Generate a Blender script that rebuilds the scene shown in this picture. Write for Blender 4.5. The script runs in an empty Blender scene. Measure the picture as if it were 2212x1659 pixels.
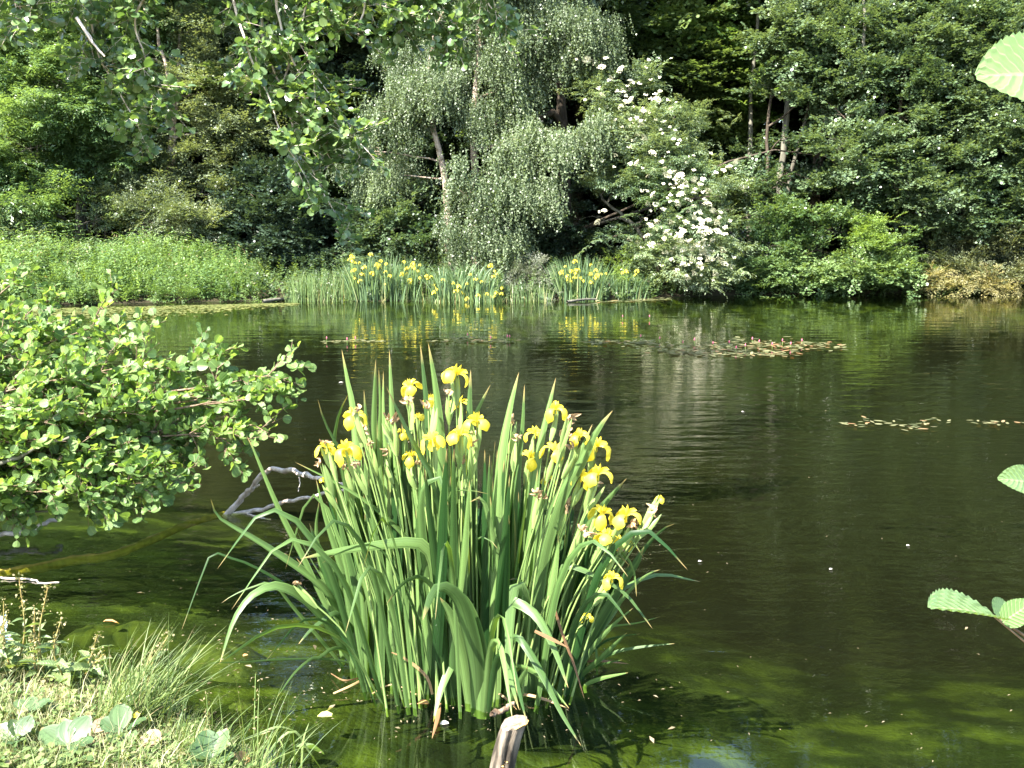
import bpy, math, random
import numpy as np
from mathutils import Vector

C = bpy.context.scene
DM = 2.4
COL = C.collection
R = math.radians

# ------------------------------------------------------------------ camera
H = 1.6
PITCH = R(9.0)
F = 2080.0                      # focal length in the 2212 px wide design frame
CX, CY = 1106.0, 829.5
cam_d = bpy.data.cameras.new('camera')
cam_d.sensor_width = 36.0
cam_d.lens = 36.0 * F / 2212.0
cam_d.clip_start = 0.05
cam_d.clip_end = 2000
cam = bpy.data.objects.new('camera', cam_d)
COL.objects.link(cam)
cam.location = (0, 0, H)
cam.rotation_euler = (R(90) - PITCH, 0, 0)
C.camera = cam

# ------------------------------------------------------------------ sky, sun, exposure
SUN_EL, SUN_AZ = 50.0, -134.0     # azimuth measured from +Y (view direction), negative = towards -X
w = bpy.data.worlds.new('World')
C.world = w
w.use_nodes = True
nt = w.node_tree
bg = nt.nodes['Background']
sky = nt.nodes.new('ShaderNodeTexSky')
sky.sky_type = 'NISHITA'
sky.sun_disc = False
sky.sun_elevation = R(SUN_EL)
sky.sun_rotation = R(SUN_AZ)
nt.links.new(sky.outputs[0], bg.inputs[0])
bg.inputs[1].default_value = 0.11
sd = bpy.data.lights.new('sun', 'SUN')
sd.energy = 5.0
sd.angle = R(0.5)
sd.color = (1.0, 0.95, 0.86)
so = bpy.data.objects.new('sun', sd)
COL.objects.link(so)
az, el = R(SUN_AZ), R(SUN_EL)
sdir = Vector((math.sin(az) * math.cos(el), math.cos(az) * math.cos(el), math.sin(el)))
so.rotation_euler = sdir.to_track_quat('Z', 'Y').to_euler()
so.location = (0, 0, 30)
C.view_settings.view_transform = 'Standard'
C.view_settings.look = 'None'
C.view_settings.gamma = 1
C.view_settings.exposure = 2.55
C.cycles.max_bounces = 6
C.cycles.diffuse_bounces = 2
C.cycles.glossy_bounces = 2
C.cycles.transmission_bounces = 4
C.cycles.transparent_max_bounces = 6
C.cycles.sample_clamp_indirect = 4.0
C.cycles.sample_clamp_direct = 20.0
C.cycles.use_denoising = True
C.cycles.caustics_reflective = False
C.cycles.caustics_refractive = False

# ------------------------------------------------------------------ pixel -> world (for measuring the photograph)
FW = np.array([0, math.cos(PITCH), -math.sin(PITCH)])
UP = np.array([0, math.sin(PITCH), math.cos(PITCH)])
RT = np.array([1.0, 0, 0])
CAM = np.array([0, 0, H])

def ray(u, v):
    return RT * ((u - CX) / F) + UP * ((CY - v) / F) + FW

def at(u, v, Y):
    d = ray(u, v)
    return CAM + d * (Y / d[1])

def gr(u, v, z=0.0):
    d = ray(u, v)
    return CAM + d * ((z - H) / d[2])

# ------------------------------------------------------------------ scene bookkeeping
def tag(o, label=None, cat=None, group=None, kind=None):
    if label: o['label'] = label
    if cat: o['category'] = cat
    if group: o['group'] = group
    if kind: o['kind'] = kind
    return o

def thing(name, label, cat, loc=(0, 0, 0), group=None, kind=None):
    o = bpy.data.objects.new(name, None)
    o.empty_display_size = 0.1
    COL.objects.link(o)
    o.location = loc
    return tag(o, label, cat, group, kind)

class MB:
    """collects vertex/face arrays and links them as ONE mesh object"""
    def __init__(s):
        s.V = []; s.Fs = []; s.T = []; s.UV = []; s.n = 0
    def add(s, V, Fc, tint=0.5, uv=None):
        V = np.asarray(V, float).reshape(-1, 3)
        Fc = np.asarray(Fc, int)
        if len(Fc) == 0: return s
        s.V.append(V); s.Fs.append(Fc + s.n)
        t = np.asarray(tint, float)
        s.T.append(np.full(len(Fc), float(t)) if t.ndim == 0 else t)
        s.UV.append(np.zeros((len(V), 2)) if uv is None else np.asarray(uv, float))
        s.n += len(V)
        return s
    def build(s, name, mat, parent=None, smooth=False):
        me = bpy.data.meshes.new(name)
        V = np.concatenate(s.V); UV = np.concatenate(s.UV)
        lv = np.concatenate([f.ravel() for f in s.Fs])
        ls = np.concatenate([np.full(len(f), f.shape[1]) for f in s.Fs])
        st = np.concatenate([[0], np.cumsum(ls)[:-1]])
        off = np.zeros(3)
        if parent is not None:
            off = np.array(parent.location)
            if parent.parent is not None: off = off + np.array(parent.parent.location)
        V = V - off
        me.vertices.add(len(V)); me.loops.add(len(lv)); me.polygons.add(len(ls))
        me.vertices.foreach_set('co', V.astype(np.float32).ravel())
        me.loops.foreach_set('vertex_index', lv.astype(np.int32))
        me.polygons.foreach_set('loop_start', st.astype(np.int32))
        me.polygons.foreach_set('loop_total', ls.astype(np.int32))
        if smooth:
            me.polygons.foreach_set('use_smooth', np.ones(len(ls), bool))
        a = me.attributes.new('tint', 'FLOAT', 'FACE')
        a.data.foreach_set('value', np.concatenate(s.T).astype(np.float32))
        ul = me.uv_layers.new(name='uv')
        ul.data.foreach_set('uv', UV[lv].astype(np.float32).ravel())
        me.update(calc_edges=True)
        me.materials.append(mat)
        o = bpy.data.objects.new(name, me)
        COL.objects.link(o)
        if parent is not None: o.parent = parent
        return o

# ------------------------------------------------------------------ vector tools
def nrm(a):
    return a / np.maximum(np.linalg.norm(a, axis=-1, keepdims=True), 1e-9)

def catmull(P, n):
    P = np.asarray(P, float)
    if len(P) == 2:
        t = np.linspace(0, 1, n)[:, None]
        return P[0] * (1 - t) + P[1] * t
    # resample by chord length
    L = np.concatenate([[0], np.cumsum(np.linalg.norm(np.diff(P, axis=0), axis=1) + 1e-6)])
    Q = np.vstack([2 * P[0] - P[1], P, 2 * P[-1] - P[-2]])
    out = []
    for s in np.linspace(0, L[-1], n):
        i = min(np.searchsorted(L, s, side='right') - 1, len(P) - 2)
        t = (s - L[i]) / (L[i + 1] - L[i])
        p0, p1, p2, p3 = Q[i], Q[i + 1], Q[i + 2], Q[i + 3]
        out.append(0.5 * (2 * p1 + (p2 - p0) * t + (2 * p0 - 5 * p1 + 4 * p2 - p3) * t * t + (3 * p1 - p0 - 3 * p2 + p3) * t ** 3))
    return np.array(out)

def tube(mb, P, r, k=6, tint=0.5, bump=0.0, rng=None, cap=True):
    P = np.asarray(P, float); n = len(P)
    r = np.full(n, r) if np.ndim(r) == 0 else np.asarray(r, float)
    T = nrm(np.gradient(P, axis=0))
    a = np.array([0.31, 0.17, 0.93]) if abs(T[0][2]) < 0.9 else np.array([1.0, 0.1, 0])
    U = nrm(np.cross(T, a)); W = np.cross(T, U)
    ang = np.linspace(0, 2 * np.pi, k, endpoint=False)
    rr = r[:, None] * np.ones(k)
    if bump and rng is not None:
        rr = rr * (1 + bump * rng.normal(size=(n, k)))
    V = P[:, None] + rr[..., None] * (np.cos(ang)[None, :, None] * U[:, None] + np.sin(ang)[None, :, None] * W[:, None])
    i, j = np.meshgrid(np.arange(n - 1), np.arange(k), indexing='ij')
    a0 = (i * k + j).ravel(); a1 = (i * k + (j + 1) % k).ravel()
    Fc = np.stack([a0, a1, a1 + k, a0 + k], 1)
    uv = np.stack([np.tile(np.arange(k) / k, n), np.repeat(np.linspace(0, 1, n), k)], 1)
    mb.add(V.reshape(-1, 3), Fc, tint, uv)
    if cap:
        mb.add(V[-1], [list(range(k))], tint)

# ------------------------------------------------------------------ leaf shapes: local verts (x across, y along, z normal), faces, uv
def leaf_grid(rows, halfw, cols=5, cup=0.15, pleat=0.0, notch=0.0, fold=0.0, curl=0.0):
    """rows: list of t; halfw: list of half widths at t"""
    n = len(rows)
    ss = np.linspace(-1, 1, cols)
    V = []; uv = []
    for i, (t, hw) in enumerate(zip(rows, halfw)):
        for s in ss:
            z = cup * abs(s) * hw + (pleat if i % 2 else -pleat) * abs(s) + fold * abs(s) * hw - curl * t * t
            y = t + 0.10 * (abs(s)) * hw + (notch * max(0, 1 - abs(s) * 2.2) * (-1) if i == n - 1 else 0)
            V.append((s * hw, y, z)); uv.append((0.5 + 0.5 * s, t))
    Fc = []
    for i in range(n - 1):
        for j in range(cols - 1):
            a = i * cols + j
            Fc.append((a, a + 1, a + 1 + cols, a + cols))
    return np.array(V, float), np.array(Fc), np.array(uv)

LEAF = {
 'quad':   (np.array([(0, 0, 0), (-.36, .5, .09), (0, 1, -.06), (.36, .5, .09)], float), np.array([(0, 3, 2, 1)]), np.array([(.5, 0), (0, .5), (.5, 1), (1, .5)], float)),
 'round':  (np.array([(0, 0, 0), (-.42, .35, .08), (-.34, .82, .05), (0, 1, -.05), (.34, .82, .05), (.42, .35, .08)], float), np.array([(0, 5, 4, 3, 2, 1)]), np.array([(.5, 0), (0, .3), (.1, .8), (.5, 1), (.9, .8), (1, .3)], float)),
 'lance':  (np.array([(0, 0, 0), (-.17, .42, .05), (0, 1, -.12), (.17, .42, .05)], float), np.array([(0, 3, 2, 1)]), np.array([(.5, 0), (0, .5), (.5, 1), (1, .5)], float)),
 'birch':  (np.array([(0, 0, 0), (-.38, .34, .06), (0, 1, -.04), (.38, .34, .06)], float), np.array([(0, 3, 2, 1)]), np.array([(.5, 0), (0, .5), (.5, 1), (1, .5)], float)),
 'alder':  leaf_grid([0, .16, .34, .52, .70, .86, .97], [.03, .30, .42, .47, .46, .36, .17], 5, .22, .018, .05, 0, .10),
 'alderlo': leaf_grid([0, .25, .6, .97], [.04, .38, .47, .20], 3, .25, 0, .04, 0, .10),
 'dock':   leaf_grid([0, .15, .35, .55, .75, .9, 1.0], [.03, .14, .19, .18, .13, .07, .01], 5, .5, .012, 0, 0, .35),
 'plantain': leaf_grid([0, .12, .22, .34, .42, .5, .58, .66, .74, .82, .94, 1.0], [.035, .04, .16, .27, .33, .32, .35, .31, .30, .22, .11, .01], 7, .12, .018, 0, 0, .16),
 'pad':    leaf_grid([0, .2, .5, .8, 1.0], [.04, .17, .20, .14, .01], 3, 0, 0, 0, 0, 0),
}

def stamp_leaves(mb, shape, o, d, n, s, tint):
    V, Fc, uv = LEAF[shape]
    side = np.cross(d, n)
    W = o[:, None] + s[:, None, None] * (V[None, :, 0:1] * side[:, None] + V[None, :, 1:2] * d[:, None] + V[None, :, 2:3] * n[:, None])
    N, m = len(o), len(V)
    Fa = (Fc[None] + (np.arange(N) * m)[:, None, None]).reshape(-1, Fc.shape[1])
    mb.add(W.reshape(-1, 3), Fa, np.repeat(tint, len(Fc)), np.tile(uv, (N, 1)))

# ------------------------------------------------------------------ sprays (axis +Y, up +Z, unit length)
def spray_broad(rng, nside=6, nl=5, size=.14, spread=.9):
    O, D, N, S = [], [], [], []
    tw = []
    def along(p0, dr, L, k):
        for q in range(k):
            t = (q + .6) / k
            p = p0 + dr * L * t + np.array([0, 0, -.10 * L * t * t])
            sg = 1 if q % 2 else -1
            sd = np.cross(dr, (0, 0, 1.0)); sd /= np.linalg.norm(sd) + 1e-9
            d = nrm(dr * .7 + sd * sg * .8 + rng.normal(size=3) * .22)
            n = nrm(np.array([0, 0, 1.0]) + rng.normal(size=3) * .35)
            n = nrm(n - d * (n @ d))
            O.append(p); D.append(d); N.append(n); S.append(size * rng.uniform(.7, 1.2))
        tw.append((p0, p0 + dr * L + np.array([0, 0, -.10 * L])))
    along(np.zeros(3), np.array([0, 1.0, 0]), 1.0, nl + 3)
    for i in range(nside):
        t = (i + .5) / nside * .85
        sg = 1 if i % 2 else -1
        a = rng.uniform(.55, 1.1) * sg * spread
        dr = nrm(np.array([math.sin(a), math.cos(a), rng.uniform(-.25, .35)]))
        along(np.array([0, t, -.1 * t * t]), dr, (1 - t * .6) * rng.uniform(.4, .65), nl)
    return np.array(O), np.array(D), np.array(N), np.array(S), tw

def spray_pinnate(rng, nr=7, nl=5, size=.17):
    """compound leaves: drooping rachises with paired leaflets"""
    O, D, N, S = [], [], [], []; tw = []
    for i in range(nr):
        t = (i + .5) / nr
        a = rng.uniform(.5, 1.4) * (1 if i % 2 else -1)
        dr = nrm(np.array([math.sin(a), math.cos(a), rng.uniform(-.1, .35)]))
        L = rng.uniform(.35, .55)
        p0 = np.array([0, t * .8, 0])
        sd = nrm(np.cross(dr, (0, 0, 1.0)))
        for q in range(nl):
            tt = (q + .8) / nl
            p = p0 + dr * L * tt + np.array([0, 0, -.35 * L * tt * tt])
            for sg in (-1, 1):
                d = nrm(dr * .55 + sd * sg * .85 + np.array([0, 0, -.35]) + rng.normal(size=3) * .12)
                n = nrm(np.array([0, 0, 1.0]) + rng.normal(size=3) * .25); n = nrm(n - d * (n @ d))
                O.append(p); D.append(d); N.append(n); S.append(size * rng.uniform(.8, 1.1) * (1 - .2 * tt))
        tw.append((p0, p0 + dr * L))
    return np.array(O), np.array(D), np.array(N), np.array(S), tw

def spray_weep(rng, ns=5, nl=13, size=.065):
    """hanging strands; axis +Y is the direction it hangs"""
    O, D, N, S = [], [], [], []; tw = []
    for i in range(ns):
        p0 = rng.normal(size=3) * np.array([.16, .08, .16])
        dr = nrm(np.array([0, 1.0, 0]) + rng.normal(size=3) * .16)
        L = rng.uniform(.6, 1.1)
        for q in range(nl):
            t = (q + rng.uniform(.2, .8)) / nl
            p = p0 + dr * L * t + rng.normal(size=3) * .018
            d = nrm(dr + rng.normal(size=3) * .55)
            n = rng.normal(size=3); n = nrm(n - d * (n @ d))
            O.append(p); D.append(d); N.append(n); S.append(size * rng.uniform(.7, 1.2))
        tw.append((p0, p0 + dr * L))
    return np.array(O), np.array(D), np.array(N), np.array(S), tw

def spray_herb(rng, nl=9, size=.16):
    """upright stem with opposite leaves (axis +Y = up the stem)"""
    O, D, N, S = [], [], [], []; tw = []
    for q in range(nl):
        t = (q + .7) / nl
        a = q * 1.57 + rng.uniform(-.3, .3)
        for sg in (0, math.pi):
            h = np.array([math.cos(a + sg), 0, math.sin(a + sg)])
            d = nrm(h + np.array([0, rng.uniform(-.5, .45), 0]))
            n = nrm(np.array([0, 1.0, 0]) + h * .25 + rng.normal(size=3) * .2); n = nrm(n - d * (n @ d))
            O.append(np.array([0, t, 0])); D.append(d); N.append(n)
            S.append(size * (1.15 - .75 * t) * rng.uniform(.8, 1.2))
    tw.append((np.zeros(3), np.array([0, 1.0, 0])))
    return np.array(O), np.array(D), np.array(N), np.array(S), tw

def templates(fn, n=6, seed=1, **k):
    rng = np.random.default_rng(seed)
    return [fn(rng, **k) for _ in range(n)]

def place_sprays(mb, T, shape, P, A, S, rng, upb=.5, jit=.32, tint=None, tj=.17, twigs=None, twr=.004, updir=None, szj=None):
    """P origins, A axes, S scales of the sprays; leaves go to mb, twigs (thin tubes) to twigs"""
    N = len(P)
    if N == 0: return
    which = rng.integers(0, len(T), N)
    tint = np.full(N, .5) if tint is None else tint
    A = nrm(A)
    u0 = np.array([0, 0, 1.0]) + rng.normal(size=(N, 3)) * .35 if updir is None else updir
    Z = nrm(u0 - A * np.sum(u0 * A, 1, keepdims=True))
    X = np.cross(A, Z)
    for k, (o, d, n, s, tw) in enumerate(T):
        m = np.where(which == k)[0]
        if len(m) == 0: continue
        Rm = np.stack([X[m], A[m], Z[m]], 2)           # columns
        oo = P[m][:, None] + S[m][:, None, None] * np.einsum('nij,lj->nli', Rm, o)
        dd = np.einsum('nij,lj->nli', Rm, d); nn = np.einsum('nij,lj->nli', Rm, n)
        nn = nn * np.where(nn[..., 2:3] < 0, -1, 1) if upb > 0 else nn
        nn = nn + np.array([0, 0, upb]) + rng.normal(size=nn.shape) * jit
        nn = nrm(nn)
        dd = nrm(dd - nn * np.sum(nn * dd, 2, keepdims=True))
        ss = S[m][:, None] * s[None] * rng.uniform(.8, 1.15, (len(m), len(s)))
        tt = np.clip(tint[m][:, None] + rng.normal(size=ss.shape) * tj, 0, 1)
        stamp_leaves(mb, shape, oo.reshape(-1, 3), dd.reshape(-1, 3), nn.reshape(-1, 3), ss.ravel(), tt.ravel())
        if twigs is not None:
            tv = np.array([[0, 0, 1.0], [.87, 0, -.5], [-.87, 0, -.5]])
            for (a, b) in tw:
                pa = P[m] + S[m][:, None] * np.einsum('nij,j->ni', Rm, a)
                pb = P[m] + S[m][:, None] * np.einsum('nij,j->ni', Rm, b)
                ta = nrm(pb - pa); sx = nrm(np.cross(ta, np.array([.3, .2, .9]))); sy = np.cross(ta, sx)
                ring = sx[:, None] * tv[None, :, 0:1] + sy[:, None] * tv[None, :, 2:3]
                Va = pa[:, None] + ring * twr; Vb = pb[:, None] + ring * twr * .5
                V = np.concatenate([Va, Vb], 1).reshape(-1, 3)
                f = np.array([(0, 1, 4, 3), (1, 2, 5, 4), (2, 0, 3, 5)])
                Fa = (f[None] + (np.arange(len(m)) * 6)[:, None, None]).reshape(-1, 4)
                twigs.add(V, Fa, .5)

def fib_dirs(rng, n):
    v = rng.normal(size=(n, 3))
    return nrm(v)

def blob_sprays(rng, blobs, dens, back=.35, low=.6, gap=.35, gs=1.6, S=(.5, .8), droop=0.0, weep=False, bough=1.5):
    """blobs: (centre xyz, radii xyz). returns P, A, S, tint"""
    Ps, As, Ss, Ts = [], [], [], []
    ph = rng.uniform(0, 6.28, (6, 3)); fr = rng.normal(size=(6, 3)) * gs
    for (c, r) in blobs:
        c = np.array(c, float); r = np.array(r, float)
        area = 4 * math.pi * ((r[0] * r[1]) ** 1.6 / 3 + (r[0] * r[2]) ** 1.6 / 3 + (r[1] * r[2]) ** 1.6 / 3) ** (1 / 1.6)
        n = max(6, int(dens * DM * area))
        u = fib_dirs(rng, n)
        keep = (u[:, 1] < .25) | (rng.random(n) < back)
        keep &= (u[:, 2] > -.45) | (rng.random(n) < low)
        u = u[keep]
        # lumps: each blob has its own lobes
        lobes = fib_dirs(rng, 9)
        lob = np.max(u @ lobes.T, 1)
        rad = (.70 + .36 * lob ** 3) * (1 - .32 * rng.random(len(u)) ** 2)
        p = c + u * r * rad[:, None]
        if not weep:
            # boughs: flattened pads of foliage with hollows between them
            nb = max(5, int(area * bough)); ub = fib_dirs(rng, nb); ub[:, 1] = np.where((ub[:, 1] > .35) & (rng.random(nb) > back), -ub[:, 1], ub[:, 1])
            rb = rng.uniform(.55, 1.14, nb); kb = rng.integers(0, nb, len(p)); hs = .62 / math.sqrt(bough)
            sz = rng.uniform(.55, 1.3, nb)[kb]
            off = rng.normal(size=p.shape) * np.array([.52, .52, .20]) * hs * sz[:, None]
            off[:, 2] -= .45 * (off[:, 0] ** 2 + off[:, 1] ** 2)
            p = c + ub[kb] * r * rb[kb][:, None] + off
            u = nrm(ub[kb] * .55 + off / hs * .8 + np.array([0, 0, .15]))
        g = np.zeros(len(p))
        for q in range(6): g += np.sin(p @ fr[q] + ph[q][0])
        k2 = (g / 2.4 > -1 + gap * .9) | (rng.random(len(p)) < .25) if gap > 0 else np.ones(len(p), bool)
        p = p[k2]; u = u[k2]; g = g[k2]
        if weep:
            # arching branchlets from the heart of the blob, strands hang from their outer halves
            na = max(6, int(area * 1.5)); ua = fib_dirs(rng, na); ua[:, 2] = np.abs(ua[:, 2]) * .8 + .05; ua = nrm(ua)
            ua[:, 1] = np.where(ua[:, 1] > .3, -ua[:, 1], ua[:, 1])
            ext = rng.uniform(.35, 1.4, na)
            k_ = rng.integers(0, na, len(p)); t_ = rng.uniform(.3, 1, len(p)) ** .7
            oz = rng.normal(size=na) * r[2] * .35
            p = c + ua[k_] * r * (ext[k_] * t_)[:, None]
            p[:, 2] += oz[k_] - r[2] * rng.uniform(.3, .9, na)[k_] * t_ ** 2.2 * ext[k_]
            p += rng.normal(size=p.shape) * .12
            u = ua[k_]
            a = nrm(u * .22 + np.array([0, 0, -1.0]) + rng.normal(size=p.shape) * .10)
        else:
            a = nrm(u + np.array([0, 0, .10 - droop]) + rng.normal(size=p.shape) * .38)
        s = rng.uniform(S[0], S[1], len(p))
        Ps.append(p - a * (s[:, None] * (.15 if weep else .6))); As.append(a); Ss.append(s)
        Ts.append(np.clip(.5 + .16 * g / 2.4 + rng.normal() * .10 + rng.normal(size=len(p)) * .06, 0, 1))
    return np.concatenate(Ps), np.concatenate(As), np.concatenate(Ss), np.concatenate(Ts)

# ------------------------------------------------------------------ materials
def new_mat(name):
    m = bpy.data.materials.new(name)
    m.use_nodes = True
    nt = m.node_tree
    for n in list(nt.nodes): nt.nodes.remove(n)
    return m, nt

def lk(nt, a, b): nt.links.new(a, b)

def leaf_mat(name, dark, light, trans=.35, rough=.42, spec=.5, tcol=None, dead=None, veins=None, blade=False, patch=.5):
    def adj(c, k=1.28, ds=.13):
        l = .3 * c[0] + .6 * c[1] + .1 * c[2]
        return tuple(k * ((1 - ds) * x + ds * l) * f for x, f in zip(c, (1.05, 1.0, 1.08)))
    dark, light = adj(dark), adj(light)
    m, nt = new_mat(name)
    out = nt.nodes.new('ShaderNodeOutputMaterial')
    at_ = nt.nodes.new('ShaderNodeAttribute'); at_.attribute_name = 'tint'
    geo = nt.nodes.new('ShaderNodeNewGeometry')
    tex = nt.nodes.new('ShaderNodeTexCoord')
    noi = nt.nodes.new('ShaderNodeTexNoise'); noi.inputs['Scale'].default_value = patch
    noi.inputs['Detail'].default_value = 2
    lk(nt, tex.outputs['Object'], noi.inputs['Vector'])
    ad = nt.nodes.new('ShaderNodeMath'); ad.operation = 'MULTIPLY_ADD'
    ad.inputs[1].default_value = .7
    lk(nt, noi.outputs['Fac'], ad.inputs[0])
    sb = nt.nodes.new('ShaderNodeMath'); sb.operation = 'SUBTRACT'; sb.inputs[1].default_value = .35
    lk(nt, at_.outputs['Fac'], sb.inputs[0]); lk(nt, sb.outputs[0], ad.inputs[2])
    ramp = nt.nodes.new('ShaderNodeValToRGB')
    ramp.color_ramp.elements[0].color = (*dark, 1); ramp.color_ramp.elements[0].position = .15
    ramp.color_ramp.elements[1].color = (*light, 1); ramp.color_ramp.elements[1].position = .85
    if dead is not None:
        e = ramp.color_ramp.elements.new(.97); e.color = (*dead, 1)
        ramp.color_ramp.elements[1].position = .85
    lk(nt, ad.outputs[0], ramp.inputs[0])
    col = ramp.outputs[0]
    bumpn = None
    if veins or blade:
        uvn = nt.nodes.new('ShaderNodeUVMap'); uvn.uv_map = 'uv'
        sep = nt.nodes.new('ShaderNodeSeparateXYZ'); lk(nt, uvn.outputs[0], sep.inputs[0])
        if veins:
            # side veins: bands of (v - |u-.5|*k) plus the midrib
            a = nt.nodes.new('ShaderNodeMath'); a.operation = 'SUBTRACT'; a.inputs[1].default_value = .5
            lk(nt, sep.outputs[0], a.inputs[0])
            ab = nt.nodes.new('ShaderNodeMath'); ab.operation = 'ABSOLUTE'; lk(nt, a.outputs[0], ab.inputs[0])
            mu = nt.nodes.new('ShaderNodeMath'); mu.operation = 'MULTIPLY_ADD'; mu.inputs[1].default_value = -.45
            lk(nt, ab.outputs[0], mu.inputs[0]); lk(nt, sep.outputs[1], mu.inputs[2])
            f = nt.nodes.new('ShaderNodeMath'); f.operation = 'MULTIPLY'; f.inputs[1].default_value = veins * 6.283
            lk(nt, mu.outputs[0], f.inputs[0])
            c = nt.nodes.new('ShaderNodeMath'); c.operation = 'COSINE'; lk(nt, f.outputs[0], c.inputs[0])
            pw = nt.nodes.new('ShaderNodeMapRange'); pw.inputs[1].default_value = .9; pw.inputs[2].default_value = 1
            lk(nt, c.outputs[0], pw.inputs[0])
            mid = nt.nodes.new('ShaderNodeMapRange'); mid.inputs[1].default_value = .035; mid.inputs[2].default_value = .015
            lk(nt, ab.outputs[0], mid.inputs[0])
            mx = nt.nodes.new('ShaderNodeMath'); mx.operation = 'MAXIMUM'
            lk(nt, pw.outputs[0], mx.inputs[0]); lk(nt, mid.outputs[0], mx.inputs[1])
            vs = nt.nodes.new('ShaderNodeMath'); vs.operation = 'MULTIPLY'; vs.inputs[1].default_value = .55
            lk(nt, mx.outputs[0], vs.inputs[0])
            mixv = nt.nodes.new('ShaderNodeMixRGB'); mixv.inputs[2].default_value = (*[min(1, x * 1.9 + .02) for x in light], 1)
            lk(nt, vs.outputs[0], mixv.inputs[0]); lk(nt, col, mixv.inputs[1]); col = mixv.outputs[0]
            bumpn = c.outputs[0]
        if blade:
            wv = nt.nodes.new('ShaderNodeTexNoise'); wv.noise_dimensions = '3D'
            cmb = nt.nodes.new('ShaderNodeCombineXYZ')
            mu = nt.nodes.new('ShaderNodeMath'); mu.operation = 'MULTIPLY'; mu.inputs[1].default_value = 9
            lk(nt, sep.outputs[0], mu.inputs[0]); lk(nt, mu.outputs[0], cmb.inputs[0])
            mv = nt.nodes.new('ShaderNodeMath'); mv.operation = 'MULTIPLY'; mv.inputs[1].default_value = .5
            lk(nt, sep.outputs[1], mv.inputs[0]); lk(nt, mv.outputs[0], cmb.inputs[1])
            lk(nt, at_.outputs['Fac'], cmb.inputs[2])
            lk(nt, cmb.outputs[0], wv.inputs['Vector']); wv.inputs['Scale'].default_value = 1.0
            mr = nt.nodes.new('ShaderNodeMapRange'); mr.inputs[1].default_value = .35; mr.inputs[2].default_value = .65
            mr.inputs[3].default_value = .72; mr.inputs[4].default_value = 1.2
            lk(nt, wv.outputs['Fac'], mr.inputs[0])
            mm = nt.nodes.new('ShaderNodeMixRGB'); mm.blend_type = 'MULTIPLY'; mm.inputs[0].default_value = 1
            lk(nt, col, mm.inputs[1]); lk(nt, mr.outputs[0], mm.inputs[2]); col = mm.outputs[0]
            # dry tip and yellowish base
            tp = nt.nodes.new('ShaderNodeMapRange'); tp.inputs[1].default_value = .94; tp.inputs[2].default_value = .99
            lk(nt, sep.outputs[1], tp.inputs[0])
            m2 = nt.nodes.new('ShaderNodeMixRGB'); m2.inputs[2].default_value = (.32, .24, .10, 1)
            lk(nt, tp.outputs[0], m2.inputs[0]); lk(nt, col, m2.inputs[1]); col = m2.outputs[0]
            bumpn = wv.outputs['Fac']
    pb = nt.nodes.new('ShaderNodeBsdfPrincipled')
    pb.inputs['Roughness'].default_value = rough
    pb.inputs['Specular IOR Level'].default_value = spec
    lk(nt, col, pb.inputs['Base Color'])
    tr = nt.nodes.new('ShaderNodeBsdfTranslucent')
    tc = nt.nodes.new('ShaderNodeMixRGB'); tc.blend_type = 'MULTIPLY'; tc.inputs[0].default_value = 1
    tc.inputs[2].default_value = (*(tcol or (2.0, 1.9, .8)), 1)
    lk(nt, col, tc.inputs[1]); lk(nt, tc.outputs[0], tr.inputs[0])
    if bumpn is not None:
        b = nt.nodes.new('ShaderNodeBump'); b.inputs['Strength'].default_value = .35; b.inputs['Distance'].default_value = .002
        lk(nt, bumpn, b.inputs['Height']); lk(nt, b.outputs[0], pb.inputs['Normal'])
    mix = nt.nodes.new('ShaderNodeMixShader'); mix.inputs[0].default_value = trans
    lk(nt, pb.outputs[0], mix.inputs[1]); lk(nt, tr.outputs[0], mix.inputs[2])
    lk(nt, mix.outputs[0], out.inputs[0])
    return m

def bark_mat(name, c1, c2, scale=12, band=None, rough=.85, bump=.5):
    m, nt = new_mat(name)
    out = nt.nodes.new('ShaderNodeOutputMaterial')
    tex = nt.nodes.new('ShaderNodeTexCoord')
    mp = nt.nodes.new('ShaderNodeMapping'); mp.inputs['Scale'].default_value = (1, 1, .25 if band is None else 1.6)
    lk(nt, tex.outputs['Object'], mp.inputs[0])
    n1 = nt.nodes.new('ShaderNodeTexNoise'); n1.inputs['Scale'].default_value = scale; n1.inputs['Detail'].default_value = 6
    lk(nt, mp.outputs[0], n1.inputs['Vector'])
    rp = nt.nodes.new('ShaderNodeValToRGB')
    rp.color_ramp.elements[0].position = .36; rp.color_ramp.elements[1].position = .62
    rp.color_ramp.elements[0].color = (*c1, 1); rp.color_ramp.elements[1].color = (*c2, 1)
    lk(nt, n1.outputs['Fac'], rp.inputs[0])
    pb = nt.nodes.new('ShaderNodeBsdfPrincipled'); pb.inputs['Roughness'].default_value = rough
    pb.inputs['Specular IOR Level'].default_value = .25
    lk(nt, rp.outputs[0], pb.inputs['Base Color'])
    b = nt.nodes.new('ShaderNodeBump'); b.inputs['Strength'].default_value = bump; b.inputs['Distance'].default_value = .02
    lk(nt, n1.outputs['Fac'], b.inputs['Height']); lk(nt, b.outputs[0], pb.inputs['Normal'])
    lk(nt, pb.outputs[0], out.inputs[0])
    return m

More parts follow.
